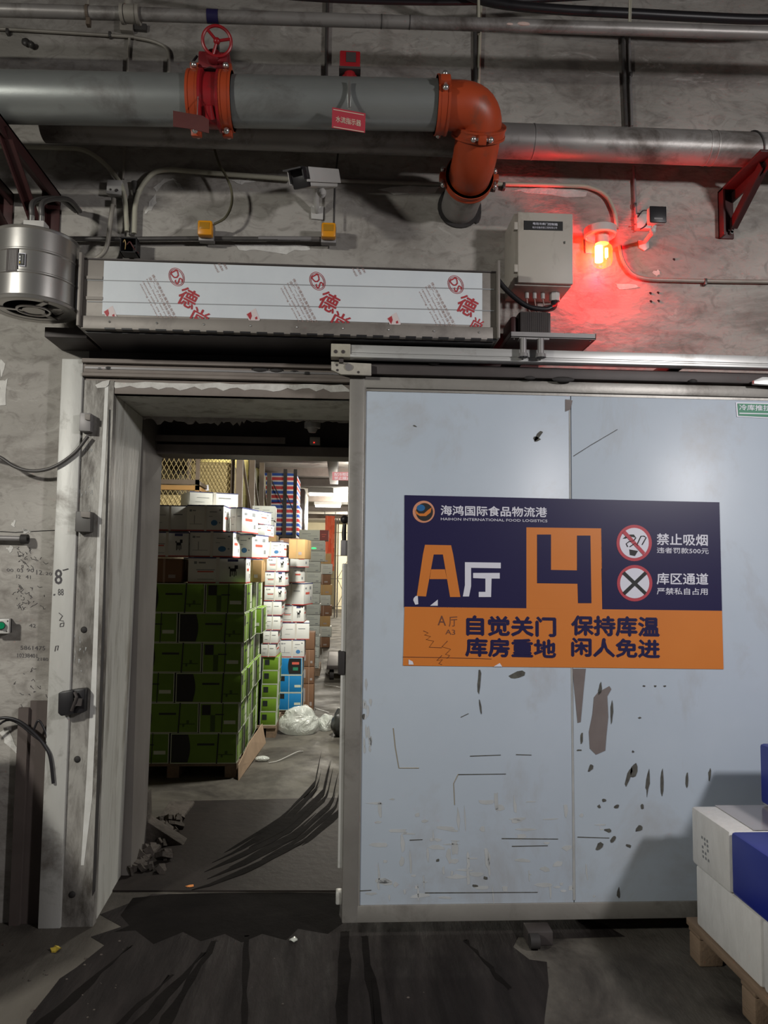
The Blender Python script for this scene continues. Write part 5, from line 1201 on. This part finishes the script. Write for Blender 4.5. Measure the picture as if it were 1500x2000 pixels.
# ---- third stack, blue at the bottom (front about y = 4.2)
pallet('wooden pallet under the bright blue cartons', -.72, -.375, 4.55, 5.2)
g4 = 'cartons in the third stack'
xs = -.505; yy = 4.72; z = .112
carton('blue_label', xs, yy, z, .245, .36, .18, 0, 'bright blue carton, lowest of three, half hidden by the plastic bag', g4)
carton('blue_label', xs, yy, z + .182, .245, .36, .18, 0, 'bright blue carton with white label, middle of three', g4)
carton('blue_panel', xs, yy, z + .364, .245, .36, .18, 0, 'bright blue carton with black panel, topmost of three', g4)
z += .546
for kind, w_, h, dx, ya, lab in (('white', .26, .185, .01, 0, 'white carton sitting directly on the blue cartons'), ('white_blank', .29, .18, .035, 3, 'bulging white carton second above the blue ones'), ('white_dog', .25, .18, .01, -2, 'white carton with navy label third above the blue ones'),
                             ('white_blank', .28, .235, .03, -14, 'tall white carton fourth above the blue ones'), ('white_blank', .17, .165, -.02, -20, 'tilted white carton fifth above the blue ones'), ('white_blank', .2, .175, .005, -22, 'white carton sixth above the blue ones, turned to the aisle')):
    carton(kind, xs + dx, yy, z, w_, .34, h - .003, ya, lab, g4); z += h
carton('brown', xs - .02, yy + .02, z, .22, .34, .13, -6, 'brown carton under the tan one at the top of the third stack'); z += .132
for r in range(9): carton('brown', -.335, 5.25, .112 + r * .19 if r else .0, .12, .3, .188 if r else .3, 0, ['brown carton on the floor behind the blue stack', 'brown carton behind the blue stack, second from the floor', 'brown carton behind the blue stack, third from the floor', 'brown carton behind the white bulging carton', 'brown carton behind the third stack, fifth from the floor', 'brown carton behind the third stack, sixth from the floor', 'brown carton behind the third stack, seventh from the floor', 'brown carton behind the third stack, eighth from the floor', 'brown carton behind the third stack, topmost'][r], 'brown cartons behind the third stack', r > 2) if r < 4 else None

# ---- fourth stack, grey white (front about y = 7.85)
pallet('wooden pallet under the pale grey stack farther down the aisle', -1.0, -.28, 7.9, 8.7)
g5 = 'pale grey cartons in the fourth stack'
for r in range(13):
    h = .158; z = .112 + r * h; top = r >= 10
    xr_ = -.30 + (.065 if top else .004 * (r % 3))
    kk = 'grey_maroon' if r == 12 else 'grey'
    ordn = ['lowest', 'second', 'third', 'fourth', 'fifth', 'sixth', 'seventh', 'eighth', 'ninth', 'tenth', 'eleventh', 'twelfth', 'topmost'][r]
    carton(kk, xr_ - .17, 8.1, z, .34 if r < 12 else .44, .4, h - .002, random.uniform(-1, 1), f'pale grey carton, {ordn} in the right column of the fourth stack' + (' with maroon end' if r == 12 else ''), g5)
    if r < 12: carton('grey_maroon' if r == 10 else 'grey', xr_ - .17 - .37, 8.12, z, .36, .4, h - .002, 0, f'pale grey carton, {ordn} in the left column of the fourth stack', g5, r < 6)
gl_ = build('green_label_dot', MB().sphere((-.40, 7.893, .112 + 11.25 * .158), .012, 10, 6, (3.2, .3, .8)), GREENDOT, smooth=True); tag(gl_, 'green label dot on the pale grey cartons, made to glow', 'label dot')
hk = build('black_strap', MB().tube([(-.62, 7.90, .112 + 11.95 * .158), (-.62, 7.885, .112 + 11.5 * .158), (-.62, 7.885, .112 + 11.1 * .158)], .017, 10), BLACKP, smooth=True); tag(hk, 'black strap hanging between the two columns of pale grey cartons', 'strap')
# ---- fifth stack far back
g6 = 'brown cartons in the far stack'
for r in range(9):
    carton(('brown', 'grey', 'kraft')[r % 3], -.36 + .03 * (r % 2), 12.2, r * .21, .34, .4, .208, 0, ['lowest', 'second', 'third', 'fourth', 'fifth', 'sixth', 'seventh', 'eighth', 'topmost'][r] + ' carton of the narrow dark stack far down the aisle', g6)
# ---- tall column behind the near stack with two pale boxes on top
g7 = 'cartons in the tall column behind the near stack'
for r in range(9): carton('kraft', -.93, 5.65, r * .22, .34, .4, .218, 0, f'tan carton in the tall column behind white ones, {["lowest", "second", "third", "fourth", "fifth", "sixth", "seventh", "eighth", "ninth"][r]} from the floor', g7, r < 8)
carton('grey', -.93, 5.65, 1.98, .27, .36, .165, 0, 'pale carton below the topmost, in front of the striped bags')
carton('grey', -.92, 5.65, 2.147, .27, .36, .175, 2, 'topmost pale carton in front of the striped bags')

# crumpled plastic bag on the floor
def bag(label, c_, rx, ry, rz, seed, name='plastic_bag', m=None):
    random.seed(seed); mb = MB().sphere((0, 0, 0), 1, 40, 24)
    bumps = [(Vector((random.uniform(-1, 1), random.uniform(-1, 1), random.uniform(-.3, 1))).normalized(), random.uniform(-.2, .2), random.uniform(6, 30)) for _ in range(70)]
    for i, v in enumerate(mb.v):
        n = v.normalized(); r = 1
        for bdir, amp, k_ in bumps: r += amp * math.exp(-k_ * (1 - n.dot(bdir)) * 2)
        r = max(.55, min(1.25, r)); q = Vector((n.x * rx * r, n.y * ry * r, n.z * rz * r))
        q.z = max(q.z + rz * .62, 0.002); mb.v[i] = q + Vector(c_)
    o = build(name, mb, m or CLEAR, smooth=True); return tag(o, label, 'plastic bag' if m is None else 'sack')
bag('crumpled clear plastic bag lying on the aisle floor before the blue cartons', (-.375, 3.98, 0), .19, .17, .16, 5)
bag('small crumpled end of clear plastic beside the larger bag on the aisle floor', (-.12, 4.12, 0), .075, .09, .10, 9)
random.seed(21)
# cardboard sheet along the pallet, litter strings
cs = MB().prism([(-.742, 2.30, .0), (-.70, 2.85, .0), (-.66, 3.55, .0), (-.70, 3.60, .16), (-.735, 2.9, .15), (-.752, 2.36, .10)], (.006, .0, .0))
tag(build('cardboard_sheet', cs, mat('kraft_sheet', (.34, .24, .16), (.27, .19, .125), 9, .8)), 'torn tan cardboard sheet leaning on the near pallet beside the aisle', 'cardboard sheet')
for i, (pts, lab) in enumerate((([(-.56, 2.80, .004), (-.48, 2.86, .01), (-.35, 3.1, .02), (-.3, 3.2, .004)], 'white plastic strap curled on the aisle floor near the pallet corner'), ([(-.255, 5.2, .004), (-.25, 5.1, .03), (-.1, 5.0, .004)], 'thin white strap on the floor beside the blue cartons'), ([(-.04, 4.2, .004), (.0, 4.1, .006), (.09, 4.05, .004)], 'pale strap running from the plastic bag across the floor'), ([(-.245, 7.86, .4), (-.22, 7.84, .1), (-.1, 7.8, .01)], 'white strap dangling from the pale grey stack'), ([(-.18, 7.0, .004), (-.05, 6.8, .02), (.1, 6.7, .004)], 'white strap on the floor farther down the aisle'))):
    tag(build('packing_strap', MB().tube(cr(pts), .004, 6), WHITEP, smooth=True), lab, 'packing strap')
o = build('plastic_scrap', MB().sphere((-.62, 2.88, .02), .05, 12, 8, (1.2, .7, .45)), CLEAR, smooth=True); tag(o, 'small clear plastic scrap at the near pallet corner', 'plastic scrap')
# dark bin bag against the hidden right side
bag('crumpled black sack on the aisle floor beside the sliding door edge', (.06, 3.85, 0), .11, .12, .15, 4, 'refuse_sack', mat('black_film', (.03, .03, .028), rough=.35)); random.seed(22)

# low dark platform in the aisle beyond the cartons
pf = thing('low_platform', 'low dark platform standing in the aisle beyond the cartons', 'trolley', (.08, 8.1, 0))
build('deck', MB().box(-.17, .5, 7.4, 9.2, .16, .22), DARKST, pf, bevel=.01)
for x_, y_ in ((-.1, 7.55), (.4, 7.55), (-.1, 9.0), (.4, 9.0)): build('wheel', MB().cyl((x_ - .03, y_, .078), (x_ + .03, y_, .078), .078, 16), RUBBER, pf, smooth=True)

# ================================================================== RACKS ON THE LEFT, BEHIND THE STACKS
rk = thing('storage_rack', 'dark brown steel rack with a high shelf behind the carton stacks', 'rack', (-1.9, 7.0, 0))
posts = [(-1.15, 5.05), (-1.15, 6.25), (-1.15, 7.45), (-2.7, 5.05), (-2.7, 6.25), (-2.7, 7.45), (-1.15, 8.6)]
for x_, y_ in posts: build('post', MB().box(x_ - .035, x_ + .035, y_ - .035, y_ + .035, 0, 3.1), RACKP, rk)
build('beam', MB().box(-1.19, -1.11, 5.05, 8.6, 2.0, 2.1), RACKP, rk); build('beam', MB().box(-2.74, -2.66, 5.05, 8.6, 2.0, 2.1), RACKP, rk)
build('shelf_deck', MB().box(-2.7, -1.15, 5.03, 8.6, 2.1, 2.125), RACKP, rk)
build('brace', MB().bar((-1.15, 6.25, 2.9), (-1.15, 7.45, 2.2), .03, .02), RACKP, rk); build('brace', MB().bar((-1.15, 7.45, 2.95), (-1.15, 8.6, 2.3), .03, .02), RACKP, rk); build('brace', MB().bar((-1.15, 5.05, 2.95), (-1.15, 6.25, 2.25), .03, .02), RACKP, rk)
def cage(label, x0, x1, y0, z0, z1, frame_m, dep=.7, pitch=.05):
    t = thing('mesh_cage', label, 'cage', ((x0 + x1) / 2, y0 + dep / 2, z0))
    f = MB()
    for zz_ in (z0, z1): f.box(x0, x1, y0, y0 + .03, zz_, zz_ + .05)
    for xx in (x0, x1 - .04): f.box(xx, xx + .04, y0, y0 + .03, z0, z1 + .05)
    build('frame', f, frame_m, t)
    s_ = MB(); s_.box(x1 - .03, x1, y0 + .03, y0 + dep, z0, z0 + .04).box(x1 - .03, x1, y0 + .03, y0 + dep, z1, z1 + .04).box(x0, x0 + .03, y0 + .03, y0 + dep, z0, z0 + .04)
    build('side_rail', s_, frame_m, t)
    m_ = MB(); H_ = z1 - z0; n = int((x1 - x0 + H_ * .5) / pitch)
    for k in range(n):
        for sg_ in (1, -1):
            a0 = x0 - H_ * .5 + k * pitch if sg_ > 0 else x0 + k * pitch
            p = Vector((a0, y0 + .012, z0 + .04)); q = Vector((a0 + sg_ * H_ * .5, y0 + .012, z1))
            d = q - p; ta, tb = 0, 1
            if sg_ > 0: ta = max(0, (x0 - p.x) / d.x); tb = min(1, (x1 - p.x) / d.x)
            else: ta = max(0, (x1 - p.x) / d.x) if p.x > x1 else 0; tb = min(1, (x0 - p.x) / d.x)
            if tb - ta > .03: m_.tube([p + d * ta, p + d * tb], .0035, 4, False)
    o = build('wire_mesh', m_, WIRE, t); o['kind'] = 'stuff'
    return t
ORF = mat('orange_brown_frame', (.36, .20, .07), (.3, .17, .06), 5, .6)
cage('wire mesh cage with orange brown frame high at the left by the jamb, lower one', -2.3, -1.50, 4.5, 2.0, 2.40, ORF, .5)
cage('wire mesh cage high at the left by the jamb, upper one on its neighbour', -2.3, -1.50, 4.5, 2.46, 2.95, RACKP, .5)
cage('tall golden wire mesh cage on the rack, right of the orange brown one', -1.75, -1.22, 5.12, 2.13, 2.95, RACKP, .6, .04)
for i, zz_ in enumerate((0, )): 
    tt = thing('wire_stand', 'brown steel stand carrying the mesh cages at the left', 'stand', (-1.9, 4.85, 0))
    for x_ in (-2.28, -1.52):
        for y_ in (4.55, 5.0): build('leg', MB().box(x_ - .02, x_ + .02, y_ - .02, y_ + .02, 0, 1.96), RACKP, tt)
    build('top', MB().box(-2.32, -1.48, 4.5, 5.04, 1.96, 2.0), RACKP, tt)
def sack(label, x0, x1, y0, y1, z0, z1, m, name='sack', cat='sack'):
    o = build(name, MB().box(x0, x1, y0, y1, z0, z1), m, bevel=.05); return tag(o, label, cat)
sack('tan bundle standing behind the golden wire mesh of the rack', -1.72, -1.26, 5.2, 5.7, 2.165, 2.8, mat('tan_bundle', (.42, .33, .16), (.5, .4, .2), 14, .8, bump=.6, bscale=20), 'bundle', 'bundle')
sack('tan bundle inside the orange brown framed cage at the left', -2.24, -1.6, 4.56, 4.98, 2.045, 2.36, mat('tan_bundle', (.42, .33, .16), (.5, .4, .2), 14, .8, bump=.6, bscale=20), 'bundle', 'bundle')
sack('large olive sack on the rack shelf between two posts', -1.85, -1.2, 6.35, 7.35, 2.126, 3.0, SACK); sack('mossy green sack on the rack shelf, right of the olive one', -1.8, -1.19, 7.55, 8.5, 2.126, 3.05, SACK)
wl_ = MB().pp([(396, 948), (407, 947), (408, 958), (397, 959)], 4.99, .002); tag(build('paper_label', wl_, WHITEV), 'small white paper label on the rack post by the olive sack', 'label')
# striped woven bags and dark wrapped goods beyond
r2_ = thing('storage_rack', 'dark rack with striped woven bags farther down the aisle', 'rack', (-1.3, 10.2, 0))
for x_, y_ in ((-.95, 9.3), (-.78, 9.3), (-1.75, 9.3), (-.95, 11.6), (-1.75, 11.6)): build('post', MB().box(x_ - .03, x_ + .03, y_ - .03, y_ + .03, 0, 3.25), DARKST, r2_)
build('shelf_deck', MB().box(-1.75, -.75, 9.28, 11.6, 2.1, 2.14), DARKST, r2_)
build('brace', MB().bar((-.98, 9.25, 2.95), (-.76, 9.25, 2.45), .03, .02), DARKST, r2_); build('brace', MB().bar((-1.2, 9.25, 3.1), (-.95, 9.25, 2.6), .03, .02), DARKST, r2_)
sack('red white and blue striped woven bag on the rack, lower one', -1.42, -.72, 9.45, 10.6, 2.142, 2.70, STRIPE, 'woven_bag', 'bag'); sack('red white and blue striped woven bag on the rack, upper one', -1.36, -.76, 9.5, 10.6, 2.70, 3.22, STRIPE, 'woven_bag', 'bag')
dw = MB().box(-1.25, -.74, 11.95, 13.6, 2.152, 3.2)
tag(build('wrapped_load', dw, WRAP, bevel=.04), 'tall dark wrapped load behind the striped woven bags', 'wrapped goods')
ld = thing('storage_rack', 'dark rack carrying the tall wrapped load in the distance', 'rack', (-.9, 12.3, 0))
for x_, y_ in ((-1.25, 11.9), (-.77, 11.9), (-1.25, 13.5), (-.77, 13.5)): build('post', MB().box(x_ - .025, x_ + .025, y_ - .025, y_ + .025, 0, 2.11), DARKST, ld)
build('shelf_deck', MB().box(-1.28, -.72, 11.85, 13.6, 2.11, 2.15), DARKST, ld)

# far gate, tarp, ceiling lights, trunking, red sign
gt = thing('mesh_gate', 'tall folding mesh gate far down the aisle', 'gate', (.0, 21.5, 0))
f = MB()
for x_ in (-.17, -.09, .32): f.cyl((x_, 21.5, 0), (x_, 21.5, 3.2), .02, 8)
build('gate_post', f, GREYST, gt)
f = MB()
for z_ in (.35, 1.25, 2.0, 2.75): f.cyl((-.3, 21.5, z_), (.4, 21.5, z_), .011, 6)
for a, b_ in ((.35, 1.25), (1.25, .35)): f.cyl((-.09, 21.48, a), (.32, 21.48, b_), .010, 6)
f.cyl((-.09, 21.48, 1.25), (.32, 21.48, 2.0), .010, 6)
build('gate_bar', f, GREYST, gt)
pn = build('bright_door_leaf', MB().box(-.16, .6, 26.4, 26.45, 0, 3.3), GLOWWALL); tag(pn, 'pale bright door leaf standing behind the mesh gate', 'door leaf')
tp_ = MB()
random.seed(3)
for i in range(9):
    for j in range(13): tp_.v.append(Vector((-.50 + .30 * i / 8, 20.8 + random.uniform(-.05, .05), 1.5 + 1.75 * j / 12)))
tp_.f = [(i * 13 + j, (i + 1) * 13 + j, (i + 1) * 13 + j + 1, i * 13 + j + 1) for i in range(8) for j in range(12)]
tag(build('red_tarp', tp_, TARP, smooth=True), 'orange red tarp hanging beside the far mesh gate', 'tarp')
o = build('tarp_rail', MB().cyl((-.55, 20.8, 3.26), (-.15, 20.8, 3.26), .015, 8).cyl((-.52, 20.8, 3.26), (-.52, 20.8, 3.45), .01, 6).cyl((-.18, 20.8, 3.26), (-.18, 20.8, 3.45), .01, 6), GREYST, smooth=True); tag(o, 'thin rail under the ceiling holding the red tarp', 'rail')
for lab, y_, x0, x1 in (('bright tube light across the aisle ceiling, nearer one', 14.2, -.75, -.22), ('bright tube light across the aisle ceiling, farther one', 17.6, -.72, -.02)):
    t = thing('ceiling_light', lab, 'ceiling light', ((x0 + x1) / 2, y_, 3.28), 'tube lights over the aisle')
    build('tube', MB().box(x0, x1, y_, y_ + .16, 3.28, 3.34), TUBE, t, bevel=.01); build('housing', MB().box(x0 - .03, x1 + .03, y_ - .02, y_ + .18, 3.34, 3.45), WHITEP, t)
o = build('cable_trunking', MB().box(-.20, -.06, 5.2, 9.4, 3.02, 3.14), GREYST, bevel=.004); tag(o, 'grey square cable trunking hung under the aisle ceiling', 'trunking')
tk = MB()
for y_ in (5.6, 7.6, 9.2): tk.cyl((-.13, y_, 3.12), (-.13, y_, 3.46), .008, 6)
build('hanger', tk, GREYST, o)['kind'] = 'stuff'
rs_ = thing('hanging_sign', 'red sign with white lettering hanging from the aisle ceiling', 'sign', W(666, 938, 6.2))
build('board', MB().pp([(649, 922), (700, 922), (700, 939), (649, 938)], 6.2, .01), REDV, rs_)
T = MB(); textpx(T, '配冷柜区', 653, 684, 929.5, 929.5, 923.5, 6.187); build('lettering', T, WHITEV, rs_)
T = MB(); textpx(T, '禁止烟火', 653, 684, 937, 937, 931, 6.187); build('lettering', T, WHITEV, rs_)
a = W(660, 922, 6.2); build('hanger', MB().cyl((a.x, 6.2, a.z), (a.x, 6.2, 3.46), .006, 6), GREYST, rs_)
# smoke detector and little sensor in the gap between the walls
sd_ = thing('smoke_detector', 'round white smoke detector under the dark gap ceiling', 'smoke detector', W(612, 846, .62))
c_ = W(610, 836, .62)
build('base', MB().cyl((c_.x, .62, 2.62), (c_.x, .62, c_.z + .03), .02, 12).cyl((c_.x, .62, c_.z + .03), (c_.x, .62, c_.z), .045, 20), WHITEP, sd_, smooth=True); build('head', MB().cyl((c_.x, .62, c_.z), (c_.x, .62, c_.z - .025), .032, 20, .02), WHITEP, sd_, smooth=True)
c_ = W(615, 860, .75); ss = thing('motion_sensor', 'small box sensor with a red light on the inner beam', 'sensor', (c_.x, .77, c_.z - .02))
build('sensor_body', MB().box(c_.x - .03, c_.x + .03, .76, .88, c_.z - .02, c_.z + .022), BEIGE, ss, bevel=.003); build('led', MB().sphere((c_.x - .005, .758, c_.z - .012), .003, 8, 6), REDLED, ss)

# rubble at the base of the inner wall, scraps on the floor
random.seed(11)
rb = MB()
for k in range(80):
    t = random.random(); c_ = Vector((-1.10 + random.uniform(0, .20) * (1 - t * .3), .50 + t * .9, random.uniform(0, .03)))
    r = random.uniform(.008, .036); rb.obox(c_ + Vector((0, 0, r * .2)), (r * random.uniform(1, 2.4), r * random.uniform(1, 2.4), r * random.uniform(.5, 1.3)), Matrix.Rotation(random.uniform(0, 6), 4, (random.random(), random.random(), 1)))
tag(build('rubble', rb, DEBRIS), 'broken concrete rubble along the base of the inner wall', 'rubble', kind='stuff')
cb_ = MB().prism([(-1.10, .50, 0), (-1.02, .62, 0), (-.98, .95, 0), (-.95, 1.7, 0), (-1.12, 1.7, 0)], (0, 0, .03)).prism([(-1.2, .93, .0), (-.86, .93, .0), (-1.08, .93, .14), (-1.09, .93, .3)], (0, .12, 0))
S(build('trim_curb', cb_, DEBRIS, bevel=.01), 'crumbled concrete curb at the foot of the inner wall', 'curb')
for m_, lab, px, py, pts in ((YELLOW, 'small yellow scrap on the floor at the lower left', 110, 1855, .022), (ORSCRAP, 'small orange scrap on the steel plate edge', 370, 1733, .020), (WHITEP, 'crumpled clear wrapper on the dark floor before the doorway', 573, 1837, .022)):
    c_ = G(px, py, .004); mb = MB(); n = 9
    ring = [c_ + Vector((pts * cos(2 * pi * k / n) * random.uniform(.7, 1.3), pts * .8 * sin(2 * pi * k / n) * random.uniform(.5, 1.2), random.uniform(0, .012))) for k in range(n)]
    mb.add([c_ + Vector((0, 0, .012))] + ring, [(0, 1 + k, 1 + (k + 1) % n) for k in range(n)])
    mb.add([c_ + Vector((0, 0, .006))] + [v - Vector((0, 0, .004)) for v in ring], [(0, 1 + (k + 1) % n, 1 + k) for k in range(n)])
    tag(build('floor_scrap', mb, m_ if m_ is not WHITEP else CLEAR), lab, 'scrap')
ft_ = MB()
for k in range(34):
    c_ = G(random.uniform(150, 1150), random.uniform(1815, 1990), 0) if k < 12 else G(random.uniform(0, 240), random.uniform(1815, 1990), 0)
    r = random.uniform(.002, .006); ft_.sphere(c_ + Vector((0, 0, r * .3)), r, 6, 4, (1.2, 1, .6))
tag(build('floor_crumbs', ft_, DEBRIS), 'tiny crumbs scattered over the dark floor', 'crumbs', kind='stuff')
# greasy dragged stain in front of the doorway
def gpoly(mb, pts, t, j=0):
    return mb.prism([G(x + random.uniform(-j, j), y + random.uniform(-j, j), 0) for x, y in pts], (0, 0, t))
BLACKMARK = mat('near_black_mark', (.0045, .0038, .0036), (.010, .0085, .008), 4, .85, bump=.5, bscale=10, world=True, spec=.06)
st_ = MB(); gpoly(st_, [(196, 1786), (300, 1747), (480, 1744), (690, 1742), (1000, 1770), (1180, 1800), (1220, 1830), (1100, 1832), (1010, 1828), (1000, 1850), (1030, 1872), (1065, 1880), (1072, 1925), (1060, 1990), (1060, 2080), (600, 2100), (200, 2080), (40, 2060), (52, 1990), (96, 1940), (120, 1915), (150, 1890), (205, 1850), (176, 1830), (240, 1812)], .0015, 4)
gs = build('grease_stain', st_, GREASE); tag(gs, 'dark greasy drag stain spread over the floor in front of the doorway', 'stain', kind='stuff')
bs = MB(); gpoly(bs, [(236, 1790), (262, 1752), (330, 1746), (430, 1745), (560, 1745), (664, 1746), (660, 1790), (668, 1806), (640, 1822), (585, 1816), (560, 1838), (515, 1822), (470, 1842), (440, 1824), (395, 1842), (355, 1822), (300, 1842), (262, 1818), (225, 1822), (250, 1806)], .0019, 3)
tag(build('black_stain', bs, BLACKMARK), 'black oily patch on the floor just before the steel plate', 'stain', kind='stuff')
gv = MB()
for pts in ([(415, 1838), (425, 1838), (300, 2060), (270, 2060)], [(395, 1862), (402, 1862), (240, 2060), (200, 2060)], [(478, 1830), (486, 1828), (484, 2080), (468, 2080)], [(668, 1820), (684, 1820), (676, 2080), (650, 2080)], [(706, 1830), (716, 1828), (765, 2080), (735, 2080)], [(250, 1850), (256, 1848), (92, 2010), (60, 2010)], [(905, 1838), (912, 1836), (1000, 1930), (990, 1935)], [(330, 1905), (338, 1905), (170, 2070), (150, 2070)]):
    n = []
    for (x, y), (x2, y2) in zip(pts, pts[1:] + pts[:1]):
        for k in range(9): n.append((x + (x2 - x) * k / 9 + random.uniform(-4, 4), y + (y2 - y) * k / 9 + random.uniform(-1.5, 1.5)))
    gpoly(gv, n, .0022)
tm = MB()  # band of thin black streaks swept across the plate
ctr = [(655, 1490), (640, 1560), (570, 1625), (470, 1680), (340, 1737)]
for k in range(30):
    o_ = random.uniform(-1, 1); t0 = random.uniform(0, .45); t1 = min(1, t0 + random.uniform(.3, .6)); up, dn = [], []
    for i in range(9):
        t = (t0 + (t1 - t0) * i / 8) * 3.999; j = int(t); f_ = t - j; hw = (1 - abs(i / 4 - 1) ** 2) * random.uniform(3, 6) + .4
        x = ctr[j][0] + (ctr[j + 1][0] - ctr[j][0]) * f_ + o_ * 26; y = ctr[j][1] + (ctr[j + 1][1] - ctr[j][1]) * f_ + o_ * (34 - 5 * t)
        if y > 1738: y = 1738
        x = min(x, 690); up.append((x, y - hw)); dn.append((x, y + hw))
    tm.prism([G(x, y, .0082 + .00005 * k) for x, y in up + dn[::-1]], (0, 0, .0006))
tag(build('plate_streaks', tm, BLACKMARK), 'black streaks sweeping across the steel plate into the aisle', 'streaks', kind='stuff')
tag(build('drag_mark', gv, BLACKMARK), 'black drag marks fanning out over the greasy floor', 'drag marks', kind='stuff')

# unseen pallet of foam boxes, added beyond the left edge to shade wall and post
lp = thing('wooden_pallet', 'wooden pallet of foam boxes added left of the push button, outside the view', 'pallet', (-2.03, -.80, 0))
for k in range(5): build('top_board', MB().box(-2.45, -1.61, -1.22 + k * .18, -1.10 + k * .18, .1, .125), WOOD, lp)
for k in range(3): build('stringer', MB().box(-2.45 + k * .37, -2.35 + k * .37, -1.22, -.38, 0, .1), WOOD, lp)
for k, (x0, z0, lab) in enumerate(((-2.45, .127, 'far one of the lower layer'), (-2.02, .127, 'near one of the lower layer'), (-2.44, .565, 'far one of the upper layer'), (-2.01, .565, 'near one of the upper layer'))):
    foam('large white foam box on the unseen left pallet, ' + lab, x0, x0 + .42, -1.22, -.36, z0, z0 + .425)
